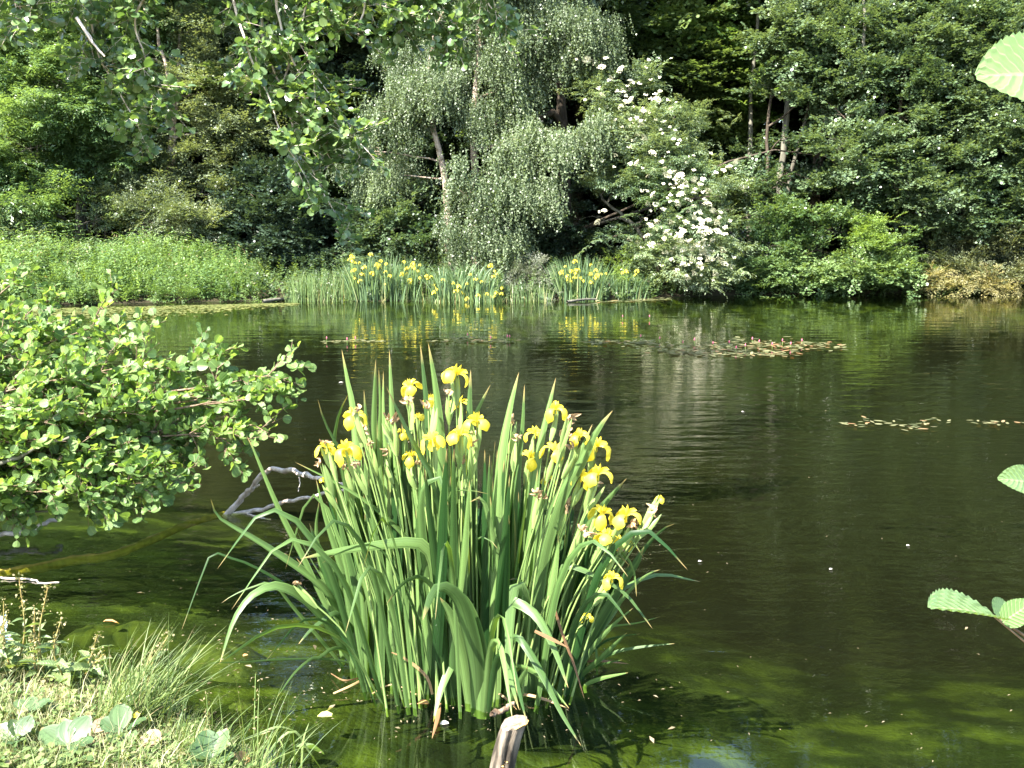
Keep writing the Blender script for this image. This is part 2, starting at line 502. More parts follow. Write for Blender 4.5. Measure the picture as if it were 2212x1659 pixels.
def plain_mat(name, c, c2=None, rough=.6, trans=0.0, scale=40, tintmix=False):
    m, nt = new_mat(name)
    out = nt.nodes.new('ShaderNodeOutputMaterial')
    tex = nt.nodes.new('ShaderNodeTexCoord')
    n1 = nt.nodes.new('ShaderNodeTexNoise'); n1.inputs['Scale'].default_value = scale
    lk(nt, tex.outputs['Object'], n1.inputs['Vector'])
    mx = nt.nodes.new('ShaderNodeMixRGB'); mx.inputs[1].default_value = (*c, 1); mx.inputs[2].default_value = (*(c2 or [x * .7 for x in c]), 1)
    if tintmix:
        at_ = nt.nodes.new('ShaderNodeAttribute'); at_.attribute_name = 'tint'; lk(nt, at_.outputs['Fac'], mx.inputs[0])
    else:
        lk(nt, n1.outputs['Fac'], mx.inputs[0])
    pb = nt.nodes.new('ShaderNodeBsdfPrincipled'); pb.inputs['Roughness'].default_value = rough
    lk(nt, mx.outputs[0], pb.inputs['Base Color'])
    if trans > 0:
        tr = nt.nodes.new('ShaderNodeBsdfTranslucent'); lk(nt, mx.outputs[0], tr.inputs[0])
        mix = nt.nodes.new('ShaderNodeMixShader'); mix.inputs[0].default_value = trans
        lk(nt, pb.outputs[0], mix.inputs[1]); lk(nt, tr.outputs[0], mix.inputs[2]); lk(nt, mix.outputs[0], out.inputs[0])
    else:
        lk(nt, pb.outputs[0], out.inputs[0])
    return m

M = {}
M['alder_near'] = leaf_mat('alder_leaf', (.038, .092, .016), (.128, .215, .042), .40, .38, .42, veins=7, patch=2.5)
M['alder_over'] = leaf_mat('alder_over_leaf', (.045, .098, .024), (.12, .20, .050), .36, .28, .65)
M['ash'] = leaf_mat('ash_leaf', (.038, .088, .026), (.10, .175, .048), .33, .38, .55)
M['birch'] = leaf_mat('birch_leaf', (.050, .082, .032), (.122, .168, .074), .32, .42, .45, tcol=(1.6, 1.7, .8))
M['birch2'] = leaf_mat('birch_leaf_green', (.065, .098, .042), (.13, .172, .075), .30, .38, .6)
M['dark'] = leaf_mat('shade_dark_leaf', (.014, .032, .016), (.036, .066, .032), .18, .40, .5)  # leaf colour taken down to stand in for shade
M['elder'] = leaf_mat('elder_leaf', (.060, .110, .048), (.15, .21, .10), .30, .36, .55)
M['syc'] = leaf_mat('sycamore_leaf', (.045, .100, .020), (.13, .20, .040), .40, .40, .45)
M['oak'] = leaf_mat('oak_leaf', (.034, .072, .018), (.090, .145, .034), .38, .42, .45)
M['alder_far'] = leaf_mat('alder_far_leaf', (.030, .064, .024), (.085, .135, .055), .28, .30, .7)
M['bush'] = leaf_mat('bush_leaf', (.036, .080, .022), (.10, .165, .045), .30, .36, .5)
M['lime'] = leaf_mat('lime_leaf', (.075, .14, .018), (.15, .24, .03), .40, .42, .45)
M['olive'] = leaf_mat('olive_leaf', (.055, .080, .030), (.115, .135, .055), .28, .45, .45)
M['gold'] = leaf_mat('gold_leaf', (.09, .11, .03), (.21, .19, .065), .30, .45, .4)
M['willow'] = leaf_mat('willow_leaf', (.085, .11, .065), (.16, .18, .115), .22, .42, .5, tcol=(1.3, 1.4, .8))
M['herb'] = leaf_mat('herb_leaf', (.050, .112, .026), (.125, .215, .052), .33, .45, .4, patch=1.2)
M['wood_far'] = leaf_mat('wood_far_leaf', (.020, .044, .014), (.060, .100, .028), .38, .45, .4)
M['reed'] = leaf_mat('reed_leaf', (.060, .12, .030), (.14, .21, .06), .28, .42, .4, dead=(.35, .30, .15))
M['iris_far'] = leaf_mat('iris_far_leaf', (.038, .085, .026), (.095, .165, .052), .25, .38, .5, dead=(.30, .27, .12))
M['iris'] = leaf_mat('iris_leaf', (.010, .042, .006), (.100, .185, .036), .30, .38, .28, tcol=(1.8, 1.8, .45), blade=True, patch=1.0, dead=(.30, .26, .09))  # dark end lowered so blade colour carries some of the shading
M['iris_dead'] = leaf_mat('iris_dead_leaf', (.17, .09, .03), (.34, .22, .08), .2, .5, .3, tcol=(1.2, 1, .8), blade=True)
M['stem'] = leaf_mat('stem_green', (.09, .16, .03), (.16, .25, .05), .15, .4, .4)
M['bud'] = leaf_mat('bud_green', (.16, .22, .05), (.30, .30, .09), .25, .5, .4)
M['grass'] = leaf_mat('grass_blade', (.045, .090, .016), (.14, .20, .045), .28, .5, .35, dead=(.24, .20, .11), patch=2.0)
M['drygrass'] = leaf_mat('dry_grass_blade', (.095, .13, .034), (.29, .29, .14), .25, .6, .3, patch=3.0)
M['dock'] = leaf_mat('dock_leaf', (.05, .10, .025), (.13, .19, .055), .30, .4, .45, veins=8)
M['plantain'] = leaf_mat('plantain_leaf', (.035, .08, .022), (.085, .14, .045), .25, .45, .4, blade=True)
M['pad'] = leaf_mat('pad_leaf', (.06, .075, .025), (.15, .15, .06), .1, .35, .5, dead=(.25, .14, .07))
M['yellow'] = plain_mat('flag_yellow', (.92, .82, .09), (.86, .66, .03), .5, .35, 60)
M['yellow_far'] = plain_mat('flag_yellow_far', (.85, .76, .09), (.80, .66, .06), .5, .3, 60)
M['withered'] = plain_mat('withered_petal', (.50, .36, .20), (.30, .18, .09), .7, .25, 90)
M['cream'] = plain_mat('elder_blossom', (.76, .73, .54), (.62, .60, .42), .8, .25, 30)
M['pink'] = plain_mat('bistort_pink', (.65, .18, .25), (.5, .1, .16), .6, .2, 90)
M['seed'] = leaf_mat('seed_grain', (.10, .13, .03), (.20, .17, .07), .2, .6, .3)
M['bark'] = bark_mat('dark_bark', (.035, .026, .018), (.085, .068, .050), 14)
M['bark_mid'] = bark_mat('grey_brown_bark', (.055, .05, .038), (.13, .12, .09), 12)
M['birch_bark'] = bark_mat('birch_bark', (.14, .10, .07), (.42, .34, .27), 7, band=1)
M['pale_bark'] = bark_mat('pale_bark', (.065, .062, .048), (.16, .15, .115), 9)
M['twig'] = bark_mat('twig_bark', (.10, .065, .04), (.22, .16, .11), 60)
M['deadwood'] = bark_mat('dead_branch_wood', (.42, .34, .28), (.72, .62, .54), 30)
M['stump'] = bark_mat('stump_wood', (.035, .028, .02), (.20, .165, .125), 26, rough=.8, bump=1.0)
M['soil'] = bark_mat('brown_leaf_litter', (.25, .14, .07), (.42, .28, .16), 30)

# ------------------------------------------------------------------ ground (one sheet: pond bed, near bank, far bank)
shore = [gr(-700, 700)[:2], gr(-250, 676)[:2], gr(0, 668)[:2], gr(250, 656)[:2], gr(620, 650)[:2], gr(760, 651)[:2], gr(1100, 650)[:2], gr(1400, 645)[:2],
         gr(1560, 639)[:2], gr(1980, 635)[:2], gr(2300, 632)[:2], gr(2900, 634)[:2], (27, 16), (19, 6), (9, 2.6), (3.4, 1.7), (1.2, 1.55), (.2, 1.9),
         (-.42, 2.35), gr(560, 1659)[:2], gr(470, 1610)[:2], gr(400, 1560)[:2], gr(335, 1500)[:2], gr(150, 1452)[:2], gr(-20, 1425)[:2],
         (-2.7, 4.15), (-4.3, 5.3), (-7, 8), (-11, 12.5), (-14.5, 17)]
SH = np.array([[p[0], p[1]] for p in shore], float)

def shore_dist(x, y):
    """signed distance to the waterline: > 0 on land"""
    P = np.stack([x.ravel(), y.ravel()], 1)
    A = SH; B = np.roll(SH, -1, 0)
    dm = np.full(len(P), 1e9); ins = np.zeros(len(P), bool)
    for a, b in zip(A, B):
        ab = b - a
        t = np.clip(((P - a) @ ab) / (ab @ ab), 0, 1)
        dm = np.minimum(dm, np.linalg.norm(P - a - t[:, None] * ab, axis=1))
        c = (a[1] > P[:, 1]) != (b[1] > P[:, 1])
        ins ^= c & (P[:, 0] < (b[0] - a[0]) * (P[:, 1] - a[1]) / (b[1] - a[1] + 1e-12) + a[0])
    return (np.where(ins, -dm, dm)).reshape(x.shape)

def wob(x, y):
    return (np.sin(x * 3.1 + 1.3 * np.sin(y * 2.3)) * np.sin(y * 2.7 + 1.1 * np.sin(x * 1.9)))

def ground_z(x, y):
    x = np.asarray(x, float); y = np.asarray(y, float)
    d = shore_dist(np.atleast_1d(x), np.atleast_1d(y))
    X, Y = np.atleast_1d(x), np.atleast_1d(y)
    far = np.clip((Y - 12) / 6, 0, 1)
    land_n = .10 * (1 - np.exp(-np.maximum(d, 0) / .22)) + .035 * np.maximum(d, 0)
    land_f = .35 * (1 - np.exp(-np.maximum(d, 0) / .6)) + .05 * np.maximum(d, 0)
    land = land_n * (1 - far) + land_f * far
    bed = -np.minimum(1.1, .03 + .20 * np.maximum(-d, 0) ** 1.1)
    z = np.where(d > 0, land, bed) + wob(X * 1.7, Y * 1.7) * .018 * np.clip(np.abs(d) * 4, 0.15, 1)
    z = z + .006 * np.sin(X * 19 + 3 * np.sin(Y * 13)) * np.sin(Y * 23)
    return z.reshape(np.shape(x)) if np.shape(x) else float(z[0])

xs = np.concatenate([np.linspace(-420, -60, 10), np.linspace(-50, -6, 40), np.linspace(-5.5, 3, 150), np.linspace(3.5, 50, 40), np.linspace(60, 420, 10)])
ys = np.concatenate([np.linspace(-200, -10, 8), np.linspace(-8, .8, 8), np.linspace(1, 6, 100), np.linspace(6.3, 34, 90), np.linspace(36, 60, 12), np.linspace(80, 500, 8)])
gx, gy = np.meshgrid(xs, ys)
gz = ground_z(gx, gy)
nx = len(xs); ii, jj = np.meshgrid(np.arange(len(ys) - 1), np.arange(nx - 1), indexing='ij')
a0 = (ii * nx + jj).ravel()
gm, nt = new_mat('ground_mat')
out = nt.nodes.new('ShaderNodeOutputMaterial')
geo = nt.nodes.new('ShaderNodeNewGeometry'); sep = nt.nodes.new('ShaderNodeSeparateXYZ'); lk(nt, geo.outputs['Position'], sep.inputs[0])
def noise(nt, sc, det=4, vec=None):
    n = nt.nodes.new('ShaderNodeTexNoise'); n.inputs['Scale'].default_value = sc; n.inputs['Detail'].default_value = det
    lk(nt, vec or geo.outputs['Position'], n.inputs['Vector']); return n
def ramp(nt, fac, *stops):
    r = nt.nodes.new('ShaderNodeValToRGB')
    while len(r.color_ramp.elements) < len(stops): r.color_ramp.elements.new(.5)
    for e, (p, c) in zip(r.color_ramp.elements, stops): e.position = p; e.color = (*c, 1)
    lk(nt, fac, r.inputs[0]); return r
def mixc(nt, f, a, b):
    m = nt.nodes.new('ShaderNodeMixRGB'); lk(nt, f, m.inputs[0]); lk(nt, a, m.inputs[1]); lk(nt, b, m.inputs[2]); return m.outputs[0]
def mrange(nt, v, a, b, c=0, d=1):
    m = nt.nodes.new('ShaderNodeMapRange')
    for i, x in enumerate((a, b, c, d)): m.inputs[i + 1].default_value = x
    lk(nt, v, m.inputs[0]); return m.outputs[0]
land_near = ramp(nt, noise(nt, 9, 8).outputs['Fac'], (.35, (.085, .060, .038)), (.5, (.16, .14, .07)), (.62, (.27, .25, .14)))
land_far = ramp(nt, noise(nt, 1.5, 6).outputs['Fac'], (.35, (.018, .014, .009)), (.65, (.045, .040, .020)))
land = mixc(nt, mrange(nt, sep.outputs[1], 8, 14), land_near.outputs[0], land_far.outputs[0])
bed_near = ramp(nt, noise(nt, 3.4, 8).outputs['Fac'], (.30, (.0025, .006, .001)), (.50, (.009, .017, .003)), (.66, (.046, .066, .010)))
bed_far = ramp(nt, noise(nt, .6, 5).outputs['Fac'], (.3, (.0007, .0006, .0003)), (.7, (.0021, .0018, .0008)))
bed = mixc(nt, mrange(nt, sep.outputs[2], -.35, -.85), bed_near.outputs[0], bed_far.outputs[0])  # deeper bed darkened in colour for light lost in murky water
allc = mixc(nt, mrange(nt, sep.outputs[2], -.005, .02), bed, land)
pb = nt.nodes.new('ShaderNodeBsdfPrincipled'); pb.inputs['Roughness'].default_value = .95; pb.inputs['Specular IOR Level'].default_value = .15
lk(nt, allc, pb.inputs['Base Color'])
b = nt.nodes.new('ShaderNodeBump'); b.inputs['Strength'].default_value = .8; b.inputs['Distance'].default_value = .02
lk(nt, noise(nt, 40, 6).outputs['Fac'], b.inputs['Height']); lk(nt, b.outputs[0], pb.inputs['Normal'])
lk(nt, pb.outputs[0], out.inputs[0])
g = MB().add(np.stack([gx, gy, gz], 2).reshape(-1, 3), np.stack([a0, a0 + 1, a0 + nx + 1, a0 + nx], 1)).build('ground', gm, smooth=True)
tag(g, 'muddy bank and pond bed under the trees', 'ground', kind='structure')

# ------------------------------------------------------------------ water
wm, nt = new_mat('pond_water')
out = nt.nodes.new('ShaderNodeOutputMaterial')
geo = nt.nodes.new('ShaderNodeNewGeometry')
sep = nt.nodes.new('ShaderNodeSeparateXYZ'); lk(nt, geo.outputs['Position'], sep.inputs[0])
mp = nt.nodes.new('ShaderNodeMapping'); mp.inputs['Scale'].default_value = (6, 14, 1); mp.inputs['Rotation'].default_value = (0, 0, R(6))
lk(nt, geo.outputs['Position'], mp.inputs[0])
n1 = noise(nt, 1.0, 3, mp.outputs[0])
mp2 = nt.nodes.new('ShaderNodeMapping'); mp2.inputs['Scale'].default_value = (2.4, 6.0, 1); mp2.inputs['Rotation'].default_value = (0, 0, R(-14))
lk(nt, geo.outputs['Position'], mp2.inputs[0])
n2 = noise(nt, 1.0, 1.5, mp2.outputs[0])
mp3 = nt.nodes.new('ShaderNodeMapping'); mp3.inputs['Scale'].default_value = (.22, .4, 1)
lk(nt, geo.outputs['Position'], mp3.inputs[0])
n3 = noise(nt, 1.0, 2, mp3.outputs[0])
# ripples die out in the lee of the near bank and against the far reeds
lee = mrange(nt, sep.outputs[1], 2.9, 4.4, .08, 1.0)
far_ = mrange(nt, sep.outputs[1], 7, 13, 1.0, .06)
pat = mrange(nt, n3.outputs['Fac'], .38, .60, .65, 1.0)
def mul(nt, a, b):
    m = nt.nodes.new('ShaderNodeMath'); m.operation = 'MULTIPLY'
    for i, x in enumerate((a, b)):
        if isinstance(x, (int, float)): m.inputs[i].default_value = x
        else: lk(nt, x, m.inputs[i])
    return m.outputs[0]
st_ = mul(nt, mul(nt, lee, far_), pat)
b1 = nt.nodes.new('ShaderNodeBump'); b1.inputs['Distance'].default_value = .0050; lk(nt, st_, b1.inputs['Strength']); lk(nt, n1.outputs['Fac'], b1.inputs['Height'])
b2 = nt.nodes.new('ShaderNodeBump'); b2.inputs['Distance'].default_value = .0095; lk(nt, mul(nt, mul(nt, lee, mrange(nt, sep.outputs[1], 9, 17, 1.0, .12)), pat), b2.inputs['Strength']); lk(nt, n2.outputs['Fac'], b2.inputs['Height'])
lk(nt, b2.outputs[0], b1.inputs['Normal'])
mp4 = nt.nodes.new('ShaderNodeMapping'); mp4.inputs['Scale'].default_value = (.7, 2.6, 1); mp4.inputs['Rotation'].default_value = (0, 0, R(4))
lk(nt, geo.outputs['Position'], mp4.inputs[0])
b3 = nt.nodes.new('ShaderNodeBump'); b3.inputs['Distance'].default_value = .0075; lk(nt, noise(nt, 1.0, 2, mp4.outputs[0]).outputs['Fac'], b3.inputs['Height'])
lk(nt, mrange(nt, sep.outputs[1], 5, 9, .2, 1.0), b3.inputs['Strength']); lk(nt, b3.outputs[0], b2.inputs['Normal'])
fr = nt.nodes.new('ShaderNodeFresnel'); fr.inputs['IOR'].default_value = 1.65; lk(nt, b1.outputs[0], fr.inputs['Normal'])
gl = nt.nodes.new('ShaderNodeBsdfGlossy'); gl.inputs['Roughness'].default_value = .02; lk(nt, b1.outputs[0], gl.inputs['Normal'])
tp = nt.nodes.new('ShaderNodeBsdfTransparent'); tp.inputs[0].default_value = (.74, .79, .50, 1)
inv = nt.nodes.new('ShaderNodeMath'); inv.operation = 'SUBTRACT'; inv.inputs[0].default_value = 1.0
lk(nt, geo.outputs['Backfacing'], inv.inputs[1])     # light leaving the water upwards is not trapped
mx = nt.nodes.new('ShaderNodeMixShader')
lk(nt, mul(nt, fr.outputs[0], inv.outputs[0]), mx.inputs[0]); lk(nt, tp.outputs[0], mx.inputs[1]); lk(nt, gl.outputs[0], mx.inputs[2])
lk(nt, mx.outputs[0], out.inputs[0])
wt = MB().add([(-45, .9, 0), (45, .9, 0), (45, 30, 0), (-45, 30, 0)], [(0, 1, 2, 3)]).build('water', wm)
tag(wt, 'dark rippled pond water reflecting the trees', 'water', kind='structure')

# ------------------------------------------------------------------ far side: trees and shrubs
T_broad = templates(spray_broad, 8, 1, nside=6, nl=4, size=.155)
T_broad_s = templates(spray_broad, 8, 2, nside=6, nl=5, size=.125)
T_coarse = templates(spray_broad, 6, 3, nside=7, nl=6, size=.115)
T_pin = templates(spray_pinnate, 8, 4, nr=7, nl=5, size=.17)
T_weep = templates(spray_weep, 8, 5, ns=5, nl=16, size=.072)
T_fine = templates(spray_broad, 8, 6, nside=7, nl=6, size=.09)
T_will = templates(spray_broad, 8, 7, nside=8, nl=7, size=.11)
T_herb = templates(spray_herb, 8, 8, nl=13, size=.16)

def PB(u, v, Y, ru, rv, rd=None):
    c = at(u, v, Y); k = Y / F
    return (c, (ru * k, (rd if rd else (ru + rv) * .5 * k * 1.0), rv * k))

def trunk_mesh(mb, rng, path, r0, r1, n=16, k=9):
    P = catmull(path, n)
    P[1:-1] += rng.normal(size=(n - 2, 3)) * r0 * .22
    tube(mb, P, np.linspace(r0, r1, n), k, bump=.05, rng=rng)
    return P

def limb(mb, rng, a, b, r, n=8, k=6, sag=.12):
    a = np.array(a, float); b = np.array(b, float)
    m = (a + b) / 2 + np.array([0, 0, sag * np.linalg.norm(b - a)]) + rng.normal(size=3) * .08 * np.linalg.norm(b - a)
    P = catmull([a, m, b], n)
    P[1:-1] += rng.normal(size=(n - 2, 3)) * .02
    tube(mb, P, np.linspace(r, r * .25, n), k, rng=rng, bump=.05)

def tree(name, label, cat, seed, trunk_paths, r0, blobs, T, shape, mat, dens, bark, S=(.5, .8), weep=False, group=None,
         gap=.35, droop=0.0, tops=None, upb=.5, back=.35, blossoms=None, limb_r=.05, low=.6, twigs=False, tipr=.4):
    rng = np.random.default_rng(seed)
    base = np.array(trunk_paths[0][0], float)
    base[2] = ground_z(base[0], base[1])
    t = thing(name, label, cat, tuple(base), group)
    tm = MB(); allp = []
    for path in trunk_paths:
        path = [np.array(p, float) for p in path]
        path[0][2] = ground_z(path[0][0], path[0][1]) - .05
        allp.append(trunk_mesh(tm, rng, path, r0, r0 * tipr))
    AP = np.concatenate(allp)
    allb = list(blobs)
    if tops: allb += tops
    for (c, r) in allb:
        cand = AP[AP[:, 2] < c[2] + .1]
        if len(cand) == 0: cand = AP[:3]
        q = cand[np.argmin(np.linalg.norm((cand - c) * np.array([1, 1, .8]), axis=1))]
        limb(tm, rng, q, c, limb_r * rng.uniform(.7, 1.3))
        for _ in range(3):
            u = nrm(rng.normal(size=3)); u[2] = abs(u[2]) * .6
            limb(tm, rng, q * .3 + c * .7, c + u * r * .75, limb_r * .35, 5, 4)
    tm.build('trunk', bark, t, True)
    cm = MB(); tw = MB() if twigs else None
    P, A, Ss, Ti = blob_sprays(rng, blobs, dens, gap=gap, S=S, droop=droop, weep=weep, back=back, low=low)
    place_sprays(cm, T, shape, P, A, Ss, rng, upb=upb, tint=Ti, twigs=tw)
    if tops:
        P, A, Ss, Ti = blob_sprays(rng, tops, dens * .22, gap=gap * .7, S=(S[0] * 1.9, S[1] * 1.9), droop=droop, weep=weep, back=.5)
        place_sprays(cm, T, shape, P, A, Ss, rng, upb=upb, tint=Ti)
    cm.build('crown', mat, t)
    if tw is not None and tw.n: tw.build('twigs', bark, t)
    return t

def mk_tops(seed, x, Y, z0, z1, w, n=6, r=1.6):
    rng = np.random.default_rng(seed)
    out = []
    for i in range(n):
        z = z0 + (z1 - z0) * (i + .5) / n
        ww = w * (1 - .55 * (z - z0) / (z1 - z0))
        out.append((np.array([x + rng.uniform(-ww, ww), Y + rng.uniform(-.5, 1.5), z]), np.array([r, r, r * .8]) * rng.uniform(.75, 1.2)))
    return out

def top_at(x, Y, z): return np.array([x, Y, z])

# --- left: tall ash with feathery leaves, pale trunk at its foot
tree('ash_tree', 'tall ash tree with feathery mid-green leaves above the pale trunk behind the nettles', 'tree', 11,
     [[at(172, 560, 26.2), at(173, 510, 26.2), at(178, 430, 26.2), at(150, 250, 26.4), at(120, 60, 26.6), at(110, 0, 27) + np.array([0, 0, 7])]], .15,
     [PB(60, 60, 26, 130, 105), PB(150, 190, 25.6, 140, 95), PB(40, 330, 24.6, 110, 95), PB(60, 440, 24.0, 95, 70), PB(220, 110, 26.6, 110, 110),
      PB(-100, 200, 26, 140, 200), PB(250, 310, 26.3, 90, 90), PB(280, 30, 27, 110, 80), PB(-60, 420, 24, 100, 110), PB(150, 360, 25.8, 80, 60)],
     T_pin, 'lance', M['ash'], 7.5, M['pale_bark'], S=(.55, .9), tops=mk_tops(1, -12, 27, 7.5, 15, 3.5, 8, 2.0), low=.8)
tree('dark_stemmed_tree', 'thin dark trunk standing beside the pale ash trunk', 'tree', 12,
     [[at(212, 560, 27), at(210, 480, 27), at(206, 400, 27), at(230, 300, 27.3)], [at(226, 560, 27.4), at(232, 470, 27.4), at(246, 380, 27.4)]], .07,
     [PB(250, 380, 27.4, 70, 50)], T_broad_s, 'round', M['oak'], 8, M['bark'])
# --- left birch
tree('birch_tree', 'slender birch with forked pale trunk among fine grey-green leaves near the ash', 'tree', 13,
     [[at(352, 520, 26.4), at(362, 405, 26.4), at(371, 290, 26.4), at(376, 250, 26.4), at(384, 165, 26.4), at(388, 60, 26.8), at(400, -120, 27)],
      [at(362, 420, 26.4), at(376, 262, 26.4), at(372, 215, 26.2), at(358, 155, 26.0), at(340, 60, 26)]], .085,
     [PB(440, 200, 27, 110, 105), PB(430, 330, 27.0, 90, 95), PB(520, 290, 27, 80, 110), PB(310, 330, 25.9, 42, 75), PB(320, 410, 26.0, 80, 50), PB(440, 80, 27.5, 120, 90),
      PB(450, 420, 26.6, 110, 60), PB(300, 150, 27.4, 55, 120)],
     T_fine, 'birch', M['birch2'], 9, M['birch_bark'], S=(.5, .8), gap=.3, tops=mk_tops(2, -8.5, 28, 7.5, 14, 2.0, 6, 1.7), limb_r=.03)
tree('grey_green_shrub', 'grey-green bushy sallow at the foot of the forked birch', 'shrub', 14,
     [[at(330, 560, 25.2), at(325, 480, 25.2)], [at(345, 560, 25.2), at(370, 470, 25.4)]], .05,
     [PB(260, 430, 25.4, 70, 50), PB(330, 460, 25.0, 90, 55), PB(420, 480, 25.0, 80, 40), PB(390, 430, 25.6, 70, 45)],
     T_fine, 'birch', M['birch2'], 12, M['bark'], S=(.4, .65), limb_r=.03)
tree('elder_shrub', 'creamy flowered shrub behind the nettles beneath the feathery ash', 'shrub', 15,
     [[at(60, 640, 23.5), at(70, 520, 23.5)], [at(90, 640, 23.5), at(110, 540, 23.5)]], .04,
     [PB(60, 520, 23.4, 60, 50), PB(110, 560, 23.0, 55, 45), PB(20, 480, 23.6, 60, 45), PB(235, 470, 24.8, 30, 25)],
     T_pin, 'lance', M['elder'], 11, M['bark'], S=(.4, .6), limb_r=.025)

# --- dark centre-left
tree('shade_dark_evergreen', 'evergreen shrub, leaves coloured dark for shade, overhanging the bank between nettles and the pond irises', 'shrub', 16,
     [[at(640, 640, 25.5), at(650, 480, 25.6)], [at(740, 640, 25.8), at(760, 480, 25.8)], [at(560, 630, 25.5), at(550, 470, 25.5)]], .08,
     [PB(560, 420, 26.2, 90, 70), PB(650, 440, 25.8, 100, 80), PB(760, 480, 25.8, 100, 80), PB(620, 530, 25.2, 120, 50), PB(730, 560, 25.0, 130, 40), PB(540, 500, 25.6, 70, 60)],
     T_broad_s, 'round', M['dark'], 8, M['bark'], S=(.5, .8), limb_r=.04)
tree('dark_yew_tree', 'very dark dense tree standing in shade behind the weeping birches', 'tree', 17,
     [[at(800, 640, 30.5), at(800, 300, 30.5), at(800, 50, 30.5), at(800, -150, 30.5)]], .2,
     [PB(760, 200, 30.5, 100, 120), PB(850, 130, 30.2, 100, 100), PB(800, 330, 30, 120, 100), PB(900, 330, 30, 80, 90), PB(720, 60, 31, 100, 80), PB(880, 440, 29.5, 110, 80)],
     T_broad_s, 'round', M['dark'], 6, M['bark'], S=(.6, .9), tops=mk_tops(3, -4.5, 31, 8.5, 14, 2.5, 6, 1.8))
tree('shaded_holly_shrub', 'shaded dark green shrub with glinting leaves below the leaning birch trunk', 'shrub', 18,
     [[at(880, 640, 25), at(880, 520, 25)], [at(830, 640, 25), at(820, 500, 25)]], .05,
     [PB(870, 430, 25.4, 75, 60), PB(850, 500, 24.9, 80, 55), PB(930, 530, 24.6, 60, 45), PB(800, 550, 24.6, 60, 40)],
     T_broad_s, 'round', M['alder_far'], 9, M['bark'], S=(.4, .65), limb_r=.03)

# --- the two weeping birches
tree('weeping_birch', 'weeping birch with leaning orange-lit trunk and silvery hanging leaves', 'tree', 19,
     [[at(985, 650, 24.6), at(968, 520, 24.6), at(966, 440, 24.6), at(957, 365, 24.6), at(943, 310, 24.6), at(934, 250, 24.6), at(930, 150, 24.7), at(940, 60, 25)]], .11,
     [PB(935, 185, 24.4, 62, 62), PB(880, 225, 24.5, 55, 60), PB(980, 215, 24.6, 55, 62), PB(850, 270, 24.6, 55, 30), PB(815, 245, 24.5, 25, 30),
      PB(915, 110, 25.2, 55, 50), PB(770, 330, 25.3, 60, 50), PB(840, 370, 25.3, 60, 50), PB(860, 160, 25.6, 60, 60)],
     T_weep, 'birch', M['birch'], 15, M['birch_bark'], S=(.45, .8), weep=True, gap=.2, upb=0.15, limb_r=.022, tops=mk_tops(4, -2, 25.5, 7.4, 11.5, 1.2, 4, 1.2))
tree('weeping_birch', 'weeping birch with straight white-grey trunk and long silvery drapes down to the irises', 'tree', 20,
     [[at(1030, 650, 25), at(1026, 480, 25), at(1025, 330, 25), at(1027, 230, 25), at(1031, 110, 25), at(1036, 0, 25), at(1040, -250, 25.3)]], .12,
     [PB(1080, 80, 25.4, 90, 80), PB(990, 60, 25.6, 60, 60), PB(1190, 45, 25.6, 110, 45), PB(1095, 190, 25.0, 45, 70), PB(1270, 60, 25.5, 70, 60), PB(1160, 110, 25.6, 80, 60), PB(1110, 20, 25.9, 90, 50), PB(1140, 190, 25.8, 50, 45), PB(1085, 270, 25.4, 40, 50),
      PB(1180, 300, 24.3, 80, 40), PB(1270, 300, 24.2, 60, 42), PB(1110, 340, 24.3, 60, 50), PB(1060, 420, 24.1, 80, 60), PB(1140, 420, 24.0, 60, 50), PB(1030, 500, 23.9, 60, 70),
      PB(1090, 520, 23.8, 55, 50), PB(1000, 420, 24.0, 40, 60)],
     T_weep, 'birch', M['birch'], 15, M['birch_bark'], S=(.5, .95), weep=True, gap=.2, upb=0.15, limb_r=.022, tops=mk_tops(5, 0.5, 26, 7.8, 14, 1.8, 6, 1.4))

# --- oak behind with the horizontal limb
tree('oak_tree', 'old oak with thick dark trunk and long horizontal limb seen between birch and elder', 'tree', 21,
     [[at(1225, 640, 28.5), at(1220, 400, 28.5), at(1212, 250, 28.5), at(1212, 170, 28.5), at(1200, 80, 28.6), at(1185, -60, 28.8)],
      [at(1222, 500, 28.5), at(1214, 220, 28.5), at(1230, 140, 28.4), at(1260, 60, 28.2), at(1300, -60, 28)],
      [at(1222, 420, 28.5), at(1215, 262, 28.4), at(1170, 262, 28.2), at(1120, 240, 28), at(1080, 250, 27.8)]], .19,
     [PB(1250, -40, 28.5, 130, 60), PB(1330, 60, 29, 70, 60), PB(1120, 300, 28.6, 50, 30), PB(1150, 10, 29, 80, 40), PB(1080, 260, 28, 40, 25)],
     T_broad, 'round', M['oak'], 7, M['bark'], tops=mk_tops(6, 2.2, 29, 8.8, 15, 3.0, 7, 2.0), limb_r=.07)

